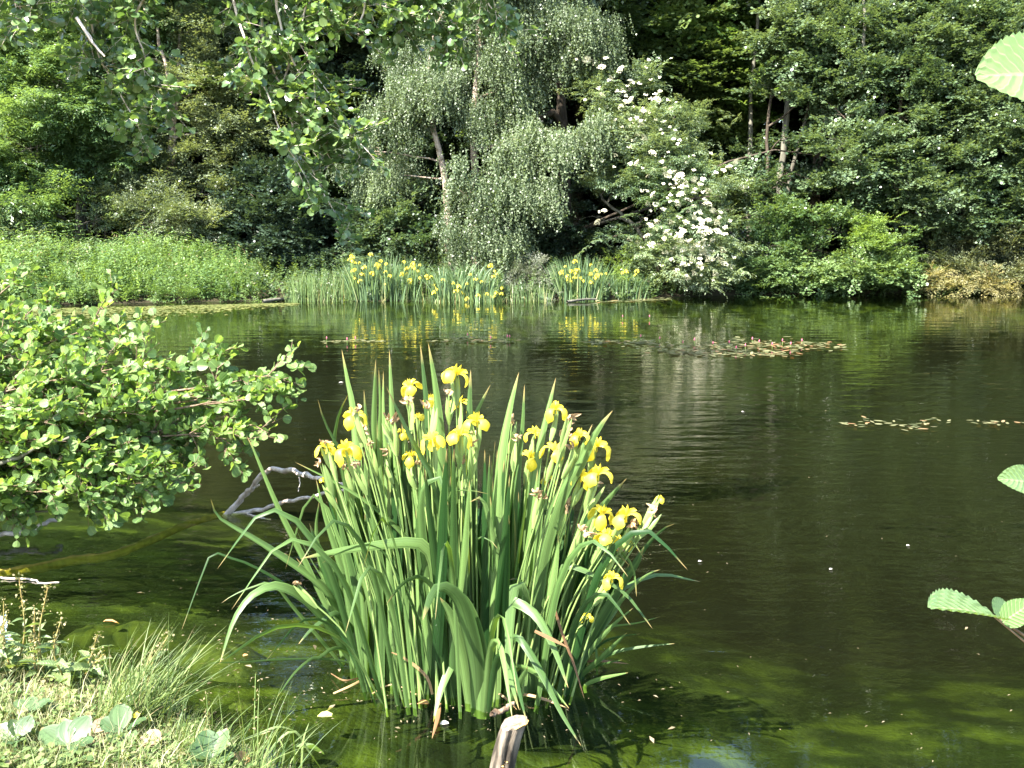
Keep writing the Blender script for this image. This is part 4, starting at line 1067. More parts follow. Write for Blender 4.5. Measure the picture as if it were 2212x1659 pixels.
# traced blades: (points base -> tip, full width px at clump distance, tip depth offset, turn)
TB = [
 ([(800, 1450), (778, 1200), (772, 1000), (762, 880), (752, 830), (738, 754)], 23, .05, .1),
 ([(832, 1470), (814, 1200), (808, 941), (809, 850), (812, 775)], 20, .12, .3),
 ([(842, 1475), (826, 1200), (820, 960), (822, 880), (818, 795)], 17, .1, -.5),
 ([(846, 1472), (842, 1240), (834, 1000), (828, 900), (828, 800)], 13, .0, .3),
 ([(862, 1480), (852, 1200), (848, 990), (846, 880), (841, 754)], 19, .1, .1),
 ([(950, 1490), (938, 1200), (930, 1000), (920, 860), (908, 744)], 20, .15, -.2),
 ([(962, 1500), (958, 1200), (953, 980), (944, 860), (925, 740)], 25, .05, .1),
 ([(830, 1460), (815, 1200), (803, 1000), (792, 920), (786, 840)], 18, .05, .3),
 ([(762, 1450), (738, 1250), (722, 1030), (724, 930), (738, 880), (753, 850)], 17, .1, .6),
 ([(1010, 1500), (1014, 1250), (1018, 1000), (1014, 890), (1017, 798)], 26, .12, .2),
 ([(960, 1500), (975, 1200), (1000, 980), (1025, 900), (1060, 830)], 22, .2, .3),
 ([(1072, 1510), (1070, 1250), (1082, 1010), (1100, 890), (1121, 803)], 26, .05, .1),
 ([(1112, 1500), (1112, 1250), (1119, 1020), (1128, 930), (1133, 830)], 17, .1, .1),
 ([(1130, 1500), (1140, 1250), (1158, 1018), (1180, 903), (1201, 815)], 22, .15, .2),
 ([(1145, 1495), (1165, 1250), (1205, 1090), (1257, 999), (1290, 930), (1324, 886)], 30, -.05, .1),
 ([(1160, 1480), (1190, 1250), (1222, 1080), (1249, 990), (1280, 915)], 20, .1, .3),
 ([(1190, 1475), (1220, 1300), (1262, 1160), (1300, 1095), (1354, 1033)], 24, .05, .2),
 ([(1230, 1480), (1300, 1350), (1350, 1250), (1400, 1175), (1440, 1138), (1458, 1131)], 17, .1, .3),
 ([(960, 1450), (900, 1220), (850, 1130), (790, 1049), (740, 980), (703, 915), (686, 861)], 15, -.1, .9),
 ([(1000, 1500), (975, 1250), (940, 1050), (905, 980), (870, 910), (834, 834)], 20, -.1, .8),
 ([(980, 1460), (940, 1260), (880, 1165), (800, 1090), (720, 1040), (637, 998)], 14, -.15, .9),
 ([(770, 1450), (700, 1300), (654, 1203), (607, 1110), (572, 1030), (545, 965), (532, 940)], 15, -.05, .5),
 ([(780, 1445), (735, 1330), (690, 1260), (573, 1178), (500, 1135), (468, 1112), (455, 1077)], 24, -.1, .9),
 ([(930, 1480), (945, 1300), (930, 1195), (885, 1172), (773, 1184), (700, 1196), (649, 1207)], 25, -.25, .2),
 ([(770, 1445), (710, 1350), (660, 1295), (617, 1270), (585, 1266), (543, 1287), (505, 1340), (474, 1436)], 20, -.35, .3),
 ([(760, 1440), (700, 1330), (628, 1271), (545, 1222), (490, 1203), (458, 1196), (435, 1245), (392, 1362)], 7, -.3, .3),
 ([(740, 1440), (640, 1320), (590, 1262), (551, 1266), (505, 1285), (478, 1303)], 8, -.2, .4),
 ([(1030, 1530), (1030, 1440), (1012, 1350), (990, 1290), (955, 1266), (932, 1285), (913, 1340)], 34, -.25, .15),
 ([(1040, 1535), (1044, 1450), (1030, 1360), (1010, 1300), (985, 1272)], 28, -.1, .3),
 ([(1015, 1520), (1002, 1420), (975, 1330), (950, 1290)], 26, -.1, .2),
 ([(955, 1505), (935, 1430), (924, 1370), (918, 1335), (922, 1300)], 26, -.05, .1),
 ([(1012, 1490), (985, 1370), (940, 1275), (905, 1246), (868, 1262), (833, 1308)], 17, -.25, .4),
 ([(1080, 1480), (1078, 1370), (1095, 1305), (1110, 1300), (1155, 1327), (1193, 1392), (1228, 1487)], 21, -.35, .3),
 ([(1090, 1500), (1098, 1410), (1116, 1376), (1145, 1412), (1180, 1475), (1215, 1545), (1256, 1612)], 15, -.45, .3),
 ([(1150, 1480), (1142, 1340), (1124, 1264), (1106, 1290), (1099, 1409), (1104, 1470), (1122, 1535)], 22, -.30, .1),
 ([(1150, 1470), (1142, 1330), (1130, 1262), (1112, 1250), (1096, 1254)], 15, -.1, .5),
 ([(1000, 1490), (994, 1446), (984, 1432), (972, 1444), (952, 1492), (936, 1560)], 17, -.2, .1),
 ([(1090, 1505), (1108, 1460), (1122, 1440), (1165, 1458), (1195, 1490), (1230, 1531)], 13, -.3, .4),
 ([(880, 1450), (900, 1300), (940, 1190), (962, 1130), (965, 1060), (940, 1030), (905, 1035)], 0, 0, 0),
 ([(985, 1480), (940, 1330), (915, 1180), (910, 1080), (925, 1040), (950, 1032), (960, 1060), (968, 1092)], 20, -.2, .3),
 ([(1020, 1480), (1005, 1300), (975, 1160), (968, 1075), (990, 1060), (1020, 1060), (1056, 1067)], 9, -.15, .5),
 ([(1110, 1500), (1095, 1300), (1070, 1180), (1052, 1105), (1040, 1075), (1022, 1083), (1012, 1086)], 20, -.05, .2),
 ([(960, 1490), (900, 1330), (860, 1240), (820, 1185), (780, 1178), (720, 1200), (695, 1217)], 9, -.2, .4),
 ([(1080, 1470), (1050, 1300), (1030, 1190), (1035, 1160), (1060, 1168), (1077, 1188)], 9, -.2, .3),
 ([(1180, 1480), (1230, 1350), (1300, 1260), (1360, 1200), (1391, 1198)], 0, 0, 0),
 ([(1225, 1470), (1290, 1350), (1345, 1262), (1378, 1215), (1391, 1180)], 22, -.05, .1),
 ([(1235, 1465), (1310, 1340), (1365, 1270), (1400, 1240), (1428, 1230)], 11, .0, .3),
 ([(1210, 1470), (1215, 1330), (1240, 1215), (1290, 1170), (1340, 1190), (1368, 1230), (1375, 1290)], 12, -.1, .5),
 ([(1180, 1470), (1190, 1330), (1212, 1230), (1250, 1228), (1338, 1272), (1380, 1318), (1410, 1359)], 13, -.2, .4),
 ([(1190, 1460), (1200, 1310), (1230, 1200), (1275, 1172), (1330, 1195), (1360, 1222)], 16, -.15, .3),
 ([(1240, 1470), (1280, 1400), (1325, 1350), (1368, 1313)], 11, -.05, .2),
 ([(1250, 1465), (1300, 1420), (1330, 1390), (1355, 1366)], 13, -.1, .2),
 ([(1260, 1450), (1320, 1412), (1380, 1398), (1458, 1390)], 8, -.1, .4),
 ([(1250, 1440), (1300, 1390), (1340, 1375), (1384, 1369)], 7, .0, .3),
 ([(1265, 1480), (1300, 1465), (1357, 1453)], 9, -.1, .2),
 ([(1262, 1450), (1300, 1435), (1345, 1425)], 6, -.1, .3),
 ([(1290, 1440), (1290, 1360), (1330, 1352), (1380, 1345), (1426, 1332)], 7, .0, .6),
 ([(740, 1450), (690, 1500), (650, 1530), (596, 1512)], 0, 0, 0),
 ([(800, 1440), (730, 1400), (690, 1420), (672, 1423), (635, 1455), (596, 1510)], 9, -.3, .2),
 ([(800, 1435), (760, 1360), (725, 1325), (704, 1336), (672, 1360), (644, 1392)], 14, -.25, .3),
 ([(800, 1445), (720, 1425), (620, 1424), (520, 1430), (427, 1433)], 6, -.15, .5),
 ([(900, 1460), (860, 1430), (800, 1405), (740, 1440)], 0, 0, 0),
 ([(1100, 1530), (1115, 1490), (1130, 1460), (1140, 1440)], 16, -.1, .1),
 ([(820, 1450), (770, 1330), (715, 1280), (668, 1240), (640, 1205)], 17, .0, .3),
 ([(810, 1455), (765, 1340), (720, 1240), (685, 1175), (668, 1130)], 20, .1, .2),
 ([(800, 1450), (750, 1330), (712, 1260), (690, 1200), (680, 1180)], 22, .0, .1),
 ([(740, 1420), (722, 1330), (700, 1250), (683, 1150), (690, 1080)], 14, .1, .4),
]
for pts, wpx, dy, phi in TB:
    if wpx == 0: continue
    P = path_px(pts, dy)
    blade(mb, P, wpx * 1.08 * 3.15 / F, rng.uniform(.25, .8), phi * rng.choice([-1, 1]), n=22, twist=rng.uniform(-.3, .3), tip=.40 if wpx > 10 else .6)
# many more upright blades filling the fan
for i in range(220):
    fx = rng.uniform(-1, 1)
    ub = 1010 + fx * 250
    vb = 1476 + rng.uniform(-50, 38) * math.sqrt(max(0.05, 1 - fx * fx)) - 18 * abs(fx)
    b = gr(ub, vb)
    top_v = np.interp(ub, [760, 850, 950, 1050, 1150, 1260], [1010, 900, 900, 950, 990, 1130]) + abs(rng.normal()) * 95
    top_v = min(top_v, 1290)
    ut = ub + fx * rng.uniform(10, 110) + rng.normal() * 26
    dy = (b[1] - IRB[1]) * .5 + rng.normal() * .10
    mid = ((ub * .6 + ut * .4) - fx * 10, vb * .55 + top_v * .45)
    P = path_px([(ub, vb), mid, ((ub * .22 + ut * .78), vb * .2 + top_v * .8), (ut, top_v)], dy)
    blade(mb, P, rng.uniform(.020, .038), rng.uniform(.0, .95), rng.normal() * .85, n=12, twist=rng.normal() * .4, tip=.42)
# short outer blades arching outward and down to the water
for i in range(26):
    a = rng.uniform(0, 6.28)
    b = IRB + np.array([math.cos(a) * .36, math.sin(a) * .17 + .02, 0])
    b[2] = ZB
    o = np.array([math.cos(a), math.sin(a), 0]) * rng.uniform(.15, .5)
    hgt = rng.uniform(.35, .75)
    P = [b, b + o * .35 + [0, 0, hgt * .75], b + o * .8 + [0, 0, hgt], b + o * 1.25 + [0, 0, hgt * rng.uniform(.6, .9)]]
    blade(mb, P, rng.uniform(.012, .026), rng.uniform(.1, .8), rng.normal() * .6, n=12, twist=rng.normal() * .5)
mb.build('foliage', M['iris'], IR, True)
# dead leaves at the foot
mb = MB()
for pts, wpx, dy in [
 ([(934, 1500), (925, 1468), (906, 1446), (870, 1420), (835, 1405)], 8, 'up'), ([(1196, 1308), (1215, 1370), (1238, 1430), (1252, 1475), (1263, 1512)], 8, 'up'),
 ([(1113, 1498), (1150, 1503), (1190, 1515), (1228, 1530)], 10, 'flat'), ([(1050, 1475), (1075, 1495), (1100, 1515), (1118, 1535)], 8, 'flat'),
 ([(1250, 1430), (1300, 1428), (1359, 1434)], 8, 'flat'), ([(1155, 1363), (1180, 1375), (1215, 1392), (1228, 1400)], 9, 'up'), ([(950, 1520), (944, 1555), (933, 1596)], 15, 'flat'),
 ([(715, 1455), (745, 1470), (790, 1462), (808, 1470)], 6, 'flat'), ([(720, 1498), (760, 1480), (800, 1458)], 8, 'flat'), ([(800, 1500), (850, 1478), (900, 1500), (935, 1490)], 5, 'flat')]:
    z = 0.01
    if dy == 'flat': P = [gr(u, v, .012 + .012 * math.sin(k * 2.0)) for k, (u, v) in enumerate(pts)]
    else:
        Yk = min(gr(u, v, .02)[1] for u, v in pts) - .02 if max(v for u, v in pts) > 1480 else 2.92
        P = [at(u, v, Yk) for (u, v) in pts]
    blade(mb, P, wpx * (2.0 if dy == 'flat' else 2.8) / F, rng.uniform(0, 1), rng.uniform(-.4, .4), n=12, twist=.5)
mb.build('dead_leaves', M['iris_dead'], IR, True)

fl_px = [(985, 806, 1.25, .05), (886, 834, 1.0, .1), (992, 868, 1.0, .12), (765, 897, 1.05, .0), (748, 968, 1.15, -.1), (1030, 908, 1.15, -.05), (992, 938, 1.1, -.1), (934, 950, 1.05, -.15),
         (706, 968, .9, -.05), (1201, 882, 1.0, .05), (1155, 935, .95, .1), (1198, 972, 1.1, .0), (1252, 940, .95, .05), (1290, 962, 1.2, -.05), (1255, 1028, 1.0, -.08), (1292, 1022, 1.2, -.12),
         (888, 985, .8, -.05), (1145, 988, 1.0, .05), (930, 862, .8, .2), (1300, 1108, 1.1, -.05), (1352, 1112, 1.25, -.1), (1310, 1158, 1.1, -.1), (1335, 1150, .8, .0), (1322, 1248, .9, -.15),
         (1270, 1150, .8, .1), (1183, 1035, .7, .1), (1425, 1076, .45, .0), (870, 936, .7, .1), (700, 1035, .4, 0), (1350, 1165, .8, .05), (905, 900, .6, .15), (1268, 1330, .6, -.1)]
wi_px = [(772, 885), (786, 925), (848, 912), (838, 903), (799, 960), (836, 975), (703, 955), (768, 1000), (925, 880), (970, 845), (1026, 935), (1015, 965), (1106, 910), (1117, 945), (1230, 903), (1220, 930), (1226, 940),
         (1236, 965), (1290, 1045), (1160, 1065), (1170, 1075), (1225, 1090), (1370, 1130), (1416, 1100), (1408, 1110), (1258, 1142), (1265, 1155), (1330, 1185), (880, 865), (1000, 1000), (905, 1000), (745, 1010), (690, 1000), (640, 1260)]
stm = MB(); fm = [flower_mesh(s) for s in range(5)]; wmz = [withered_mesh(s + 50) for s in range(3)]
fobj = [m.build('flower', M['yellow'], None, True) for m in fm]
wobj = [m.build('withered_flower', M['withered'], None, True) for m in wmz]
def stalk(top, rr=.0038, buds=True):
    fx = (top[0] - IRB[0])
    b = np.array([IRB[0] + fx * .55 + rng.normal() * .03, IRB[1] + (top[1] - IRB[1]) * .4 + rng.normal() * .05, ZB])
    m = (b + top) / 2 + np.array([-fx * .06, 0, .02])
    P = catmull([b, m, top - [0, 0, .02], top], 10)
    tube(stm, P, np.linspace(rr * 1.3, rr * .7, 10), 5, tint=rng.uniform(.2, .8), cap=False)
    if buds:
        d = nrm(P[-1] - P[-3])
        for q in range(2):   # green sheath below the flower
            s_ = rng.normal(size=3) * .012
            blade(stm, [top - d * .115, top - d * .06 + s_ * .6, top - d * .005 + s_], .020, rng.uniform(.4, 1), rng.uniform(-.6, .6), n=6, cols=3, ridge=.35, tip=.6, base=.5)
for i, (u, v, s, dy) in enumerate(fl_px):
    o = fobj[i] if i < 5 else fobj[i % 5].copy()
    if i >= 5: COL.objects.link(o)
    p = at(u, v, IRB[1] + dy + .04)
    o.parent = IR; o.location = Vector(p - IRB)
    s *= .68
    o.scale = (s,) * 3; o.rotation_euler = (rng.uniform(-.15, .35), rng.uniform(-.3, .3), rng.uniform(0, 6.28))
    stalk(p)
for i, (u, v) in enumerate(wi_px):
    o = wobj[i] if i < 3 else wobj[i % 3].copy()
    if i >= 3: COL.objects.link(o)
    p = at(u, v, IRB[1] + rng.uniform(-.18, .05))
    if v > 1200: p = at(u, v, IRB[1])
    o.parent = IR; o.location = Vector(p - IRB); s = rng.uniform(.5, .85)
    o.scale = (s,) * 3; o.rotation_euler = tuple(rng.uniform(0, 6.28, 3))
    stalk(p)
stm.build('stems', M['stem'], IR, True)

# ================================================================== far iris clumps
ff = [flower_mesh(s + 20, .07, False).build('flower', M['yellow_far'], None, False) for s in range(3)]
ffn = [0]
def far_iris(label, u0, u1, vtop, vbase, n, flowers, seed, arch=0.1, w=.03, mat='iris_far', hv=.25):
    r = np.random.default_rng(seed)
    c = gr((u0 + u1) / 2, vbase - 3); c[2] = 0
    t = thing('iris_clump', label, 'iris', tuple(c), 'flag irises along the far bank')
    m = MB(); Y = c[1]
    hw = (u1 - u0) / 2 * Y / F; hh = (vbase - vtop) * Y / F
    B = np.stack([c[0] + r.uniform(-1, 1, n) * hw * .82, Y + r.uniform(-.25, .55, n), np.full(n, -.1)], 1)
    fx = (B[:, 0] - c[0]) / hw
    hgt = hh * (1 - np.abs(r.normal(size=n)) * hv) * (1 - .25 * fx ** 2) + .1
    hgt = np.maximum(hgt, .25)
    Tp = np.stack([fx * .28 * hh + r.normal(size=n) * .14 * hh, r.normal(size=n) * .12, hgt], 1)
    blades_bulk(m, B, Tp, r.uniform(w * .6, w * 1.3, n), r, r.uniform(.1, .95, n), n=7, sag=arch)
    m.build('foliage', M[mat], t)
    sm = MB()
    for (u, v) in flowers:
        k = ffn[0]; ffn[0] += 1
        o = ff[k] if k < 3 else ff[k % 3].copy()
        if k >= 3: COL.objects.link(o)
        p = at(u, v, Y - r.uniform(.15, .3)); o.parent = t; o.location = Vector(p - c)
        s = r.uniform(.42, .82); o.scale = (s,) * 3; o.rotation_euler = (r.uniform(-.3, .3), r.uniform(-.3, .3), r.uniform(0, 6))
        tube(sm, [(p[0] + r.normal() * .05, p[1] + .1, -.05), tuple(p)], .006, 3, cap=False)
    if sm.n: sm.build('stems', M['stem'], t)
    return t
def scat(seed, pts, n, su=6, sv=6):
    r = np.random.default_rng(seed)
    out = []
    for i in range(n):
        p = pts[i % len(pts)]; out.append((p[0] + r.normal() * su, p[1] + r.normal() * sv))
    return out
# mapping of the enlarged strip: u = 677.7 + x*.3523, v = 508.3 + y*.3523
def cs(L): return [(677.7 + x * .3523, 508.3 + y * .3523) for x, y in L]
far_iris('first far iris clump, upright blue-green leaves thick with yellow flowers beside the reeds', 748, 915, 542, 653, 420,
         scat(1, cs([(230, 120), (240, 145), (225, 150), (350, 110), (275, 165), (240, 210), (320, 190), (295, 230), (255, 265), (290, 280), (390, 180), (430, 165), (430, 215), (365, 235), (435, 295), (530, 170), (360, 210),
                     (535, 225), (575, 215), (610, 170), (630, 205), (640, 225), (600, 190), (650, 262), (585, 285), (570, 240), (460, 250), (530, 250), (640, 180), (605, 275)]), 44, 4, 3), 201, .12)
far_iris('second far iris clump with arching pale leaves bending over low yellow flowers', 912, 1085, 548, 654, 330,
         scat(2, cs([(690, 250), (700, 270), (735, 320), (740, 345), (730, 310), (875, 310), (890, 345), (900, 355), (865, 345), (960, 245), (975, 265), (1000, 265), (1040, 275), (1080, 265), (1105, 195), (1100, 215), (1110, 230),
                     (1060, 355), (1095, 360), (1130, 355), (1150, 340), (1160, 330), (1015, 360), (940, 375), (960, 285), (880, 325), (795, 260), (1105, 365)]), 36, 4, 3), 202, .42)
far_iris('third far iris clump, tall and tufted with erect leaves beside the floating log', 1200, 1302, 545, 650, 300,
         scat(3, cs([(1520, 210), (1515, 235), (1580, 220), (1580, 250), (1620, 200), (1610, 215), (1570, 275), (1640, 265), (1605, 250), (1690, 235), (1730, 200), (1725, 260), (1745, 235), (1770, 235), (1700, 170), (1610, 160), (1690, 280), (1650, 270), (1730, 225), (1775, 250)]), 30, 4, 3), 203, .10)
far_iris('last far iris clump in deep shade with few flowers next to the elder', 1305, 1400, 580, 648, 150,
         cs([(1890, 230), (1905, 225), (1920, 220), (1985, 215), (1975, 240), (1915, 212)]), 204, .15, mat='iris_far')
far_iris('small flowerless iris clump between the silvery willow and the third iris clump', 1085, 1205, 600, 651, 150, [], 205, .18)

# reeds
def reed_bed(name, label, u0, u1, vtop, vbase, n, seed, w=.014, mat='reed', cat='reeds'):
    r = np.random.default_rng(seed)
    c = gr((u0 + u1) / 2, vbase - 2); c[2] = 0
    t = thing(name, label, cat, tuple(c))
    m = MB(); Y = c[1]; hw = (u1 - u0) / 2 * Y / F; hh = (vbase - vtop) * Y / F
    B = np.stack([c[0] + r.uniform(-1, 1, n) * hw, Y + r.uniform(-.3, .9, n), np.full(n, -.05)], 1)
    Tp = np.stack([r.normal(size=n) * .16 * hh, r.normal(size=n) * .12, hh * r.uniform(.35, 1, n) + .1], 1)
    blades_bulk(m, B, Tp, r.uniform(w * .6, w * 1.3, n), r, r.uniform(.1, 1, n), n=6, sag=.15)
    m.build('foliage', M[mat], t)
reed_bed('reed_clump', 'pale green reeds at the water edge between nettles and first iris clump', 625, 760, 580, 653, 800, 301)
reed_bed('sedge_tuft', 'dark sedge fringe under the low willow at the waterline', 1080, 1190, 615, 652, 300, 302)
reed_bed('reed_clump', 'short yellowish reeds in front of the second iris clump', 900, 1080, 628, 655, 260, 303)

# ------------------------------------------------------------------ nettles and other herbs on the far bank
r = np.random.default_rng(400)
mbh = MB(); tw = MB()
N = 1500
U = r.uniform(-330, 560, N); Yd = r.uniform(0, 1, N)
P = []
for u, d in zip(U, Yd):
    vb = np.interp(u, [-330, 0, 250, 620], [680, 669, 656, 650])
    p = gr(u, vb); p = p + np.array([p[0], p[1], 0]) / p[1] * (d * 3.4 - .05)
    P.append(p)
P = np.array(P); P[:, 2] = ground_z(P[:, 0], P[:, 1])
hgt = np.interp(U, [-330, 80, 300, 470, 520, 560], [1.25, 1.1, 1.08, .98, .75, .5]) * (1 + .28 * np.sin(U * .045) * np.sin(U * .017 + Yd * 5)) * np.interp(Yd, [0, .25, 1], [.62, .85, 1.05]) * r.uniform(.75, 1.15, N)
A = nrm(np.array([0, -.18, 1.0]) + r.normal(size=(N, 3)) * .2)
place_sprays(mbh, T_herb, 'lance', P, A, hgt, r, upb=.3, tint=np.clip(.45 + .1 * np.sin(P[:, 0] * 2.1) + .25 * (1 - Yd) * 0 + r.normal(size=N) * .12, 0, 1), twigs=tw, twr=.003, updir=r.normal(size=(N, 3)))
h = mbh.build('undergrowth', M['herb'], None)
tag(h, 'bank of bright green nettles and herbs along the far water edge', 'nettles', kind='stuff')
h2 = tw.build('stems', M['stem'], h)
mbh = MB()      # bushy mounds of leafy side shoots over the upright stems
bl_ = []
for u in np.arange(-300, 540, 44):
    vb = np.interp(u, [-330, 0, 250, 620], [680, 669, 656, 650]); k_ = np.interp(u, [-300, 400, 540], [1, .92, .55])
    Y_ = gr(u, vb)[1]
    bl_ += [PB(u + r.uniform(-15, 15), vb - 86 * k_ + r.uniform(-26, 16), Y_ + 1.9, 44, 40 * k_), PB(u + r.uniform(-15, 15), vb - 50 * k_ + r.uniform(-8, 8), Y_ + .9, 44, 38 * k_), PB(u + r.uniform(-15, 15), vb - 20 * k_, Y_ + .35, 40, 22 * k_)]
P2, A2, S2, T2 = blob_sprays(r, bl_, 9, S=(.3, .5), gap=.25, bough=3.0)
A2 = nrm(A2 + [0, 0, .5])
place_sprays(mbh, T_will, 'lance', P2, A2, S2 * 1.15, r, tint=T2)
mbh.build('shoots', M['herb'], h)
mbh = MB()      # broad-leaved weeds and pale seed heads mixed in
q_ = r.choice(N, 60, replace=False)
place_sprays(mbh, T_herb, 'round', P[q_] + [0, -.15, 0], nrm(A[q_] + r.normal(size=(60, 3)) * .3), hgt[q_] * r.uniform(.8, 1.0, 60), r, upb=.5, tint=r.uniform(.2, 1, 60), updir=r.normal(size=(60, 3)))
mbh.build('leaves', M['lime'], h)
mbh = MB(); q_ = r.choice(N, 500, replace=False)
O_ = P[q_] + A[q_] * hgt[q_][:, None] * 1.03 + r.normal(size=(500, 3)) * .05; D_ = nrm(r.normal(size=(500, 3))); N_ = nrm(np.cross(D_, r.normal(size=(500, 3))))
stamp_leaves(mbh, 'lance', O_, D_, N_, r.uniform(.05, .10, 500), r.uniform(0, 1, 500)); mbh.build('seed_heads', M['seed'], h)
# ground cover under the trees all along the far bank
mbh = MB(); N = 3600
U = r.uniform(500, 2700, N); Yd = r.uniform(0, 1, N) ** 1.3
P = []
for u, d in zip(U, Yd):
    vb = np.interp(u, [500, 620, 1100, 1400, 1560, 2700], [652, 651, 651, 646, 639, 634])
    p = gr(u, vb); p = p + np.array([p[0], p[1], 0]) / p[1] * (d * 6 + .1)
    P.append(p)
P = np.array(P); P[:, 2] = ground_z(P[:, 0], P[:, 1])
A = nrm(np.array([0, -.3, 1.0]) + r.normal(size=(N, 3)) * .4)
place_sprays(mbh, T_herb, 'quad', P, A, r.uniform(.3, .75, N), r, upb=.3, tint=r.uniform(.1, .7, N), updir=r.normal(size=(N, 3)))
tag(mbh.build('ground_cover', M['oak'], None), 'low leafy plants covering the shaded far bank beneath the trees', 'ground cover', kind='stuff')

# ================================================================== alder bush hanging in on the near bank
T_ald = templates(spray_broad, 8, 500, nside=3, nl=3, size=.20, spread=1.0)
AB = thing('alder_bush', 'big bright green alder bush with round leaves leaning over the water', 'alder bush', (-3.7, 4.9, 0.1))
r = np.random.default_rng(501)
ABo = np.array(AB.location)
br = MB(); lf = MB(); tw = MB()
# boughs: base off to the side, tips along the outline measured in the photo (u, v, depth)
tips = [(590, 800, 4.55), (592, 862, 4.45), (425, 785, 4.75), (310, 800, 4.7), (560, 835, 4.5), (520, 925, 4.4), (430, 955, 4.35), (370, 1020, 4.3), (290, 1050, 4.2), (190, 1070, 4.15), (100, 1065, 4.2),
        (200, 700, 5.0), (110, 660, 5.2), (30, 630, 5.3), (200, 765, 4.9), (280, 740, 5.0), (490, 820, 4.7), (400, 880, 4.6), (340, 950, 4.5), (250, 900, 4.4), (150, 820, 4.5), (60, 730, 4.9), (100, 980, 4.3),
        (-60, 670, 5.0), (-80, 800, 4.6), (-60, 950, 4.4), (370, 830, 4.9), (450, 900, 4.7), (200, 1000, 4.3), (20, 870, 4.3), (-120, 600, 5.3), (-180, 700, 4.8), (150, 730, 5.2), (330, 880, 5.0),
        (50, 1020, 4.3), (150, 930, 4.4), (60, 940, 4.2), (260, 990, 4.3), (320, 1010, 4.4), (-20, 1040, 4.2), (110, 870, 4.3), (10, 780, 4.6), (-40, 1080, 4.1), (240, 830, 4.6)]
roots = [np.array([-3.9, 5.1, .1]), np.array([-3.6, 4.8, .05]), np.array([-4.1, 4.7, .15])]
allP, allA, allS = [], [], []
for i, (u, v, Y) in enumerate(tips):
    tip = at(u, v, Y)
    b = roots[i % 3]
    m1 = b * .62 + tip * .38 + np.array([0, 0, .18 + .1 * r.random()]); m2 = b * .3 + tip * .7 + np.array([0, 0, .10])
    P = catmull([b, m1, m2, tip], 22)
    P[1:] += np.cumsum(r.normal(size=(21, 3)) * .006, axis=0)
    tube(br, P, np.linspace(.018, .0022, 22), 6, rng=r, bump=.08)
    T = nrm(np.gradient(P, axis=0))
    # side branchlets
    for q in range(4, 22):
        fr_ = q / 21
        for k in range(3):
            if r.random() < .45: continue
            d = nrm(T[q] * .75 + r.normal(size=3) * .55 + np.array([0, -.08, .10]))
            L = (.08 + .17 * r.random()) * (1.25 - .55 * fr_)
            e = P[q] + d * L
            if L > .14:
                tube(tw, catmull([P[q], (P[q] + e) / 2 + r.normal(size=3) * .015, e], 5), np.linspace(.004, .0015, 5), 4, cap=False)
                allP.append(P[q] + d * L * .55); allA.append(nrm(d + r.normal(size=3) * .4)); allS.append(r.uniform(.14, .22))
            allP.append(P[q]); allA.append(d); allS.append(L + .07)
    allP.append(P[-2]); allA.append(T[-1]); allS.append(r.uniform(.16, .24))
allP, allA, allS = np.array(allP), np.array(allA), np.array(allS)
allP[:, 2] = np.maximum(allP[:, 2], .10)
allA[:, 2] = np.where(allP[:, 2] < .3, np.abs(allA[:, 2]) * .5, allA[:, 2])
T_fix = []
for (o, d, n, s, twg) in T_ald: T_fix.append((o, d, n, s, twg))
# leaf size should not follow the spray size: put it back to about 5-7 cm
def place_fixed(mb, P, A, S, rng, size, shape, twigs=None, twr=.0016, upb=.18, jit=.75, tj=.22, TT=None):
    TT = TT or T_fix
    for k in range(len(TT)):
        m = np.arange(len(P))[k::len(TT)]
        o, d, n, s, twg = TT[k]
        for a, b_, c in zip(P[m], A[m], S[m]):
            pass
        sub = [(o, d, n, s * 0 + 1, twg)]
        # split by spray scale so that leaves keep their size
        q = np.argsort(S[m]); chunks = np.array_split(m[q], 4)
        for ch in chunks:
            if len(ch) == 0: continue
            sc = S[ch].mean()
            sub = [(o, d, n, np.full(len(s), size / sc) * rng.uniform(.6, 1.15, len(s)), twg)]
            place_sprays(mb, sub, shape, P[ch], A[ch], np.full(len(ch), sc), rng, upb=upb, jit=jit, tint=rng.uniform(.25, .75, len(ch)), tj=tj, twigs=twigs, twr=twr)
place_fixed(lf, allP, allA, allS, r, .046, 'alder', tw, twr=.0024)
# keep leaves out of the water
br.build('branches', M['twig'], AB, True); tw.build('twigs', M['twig'], AB); lf.build('foliage', M['alder_near'], AB, True)

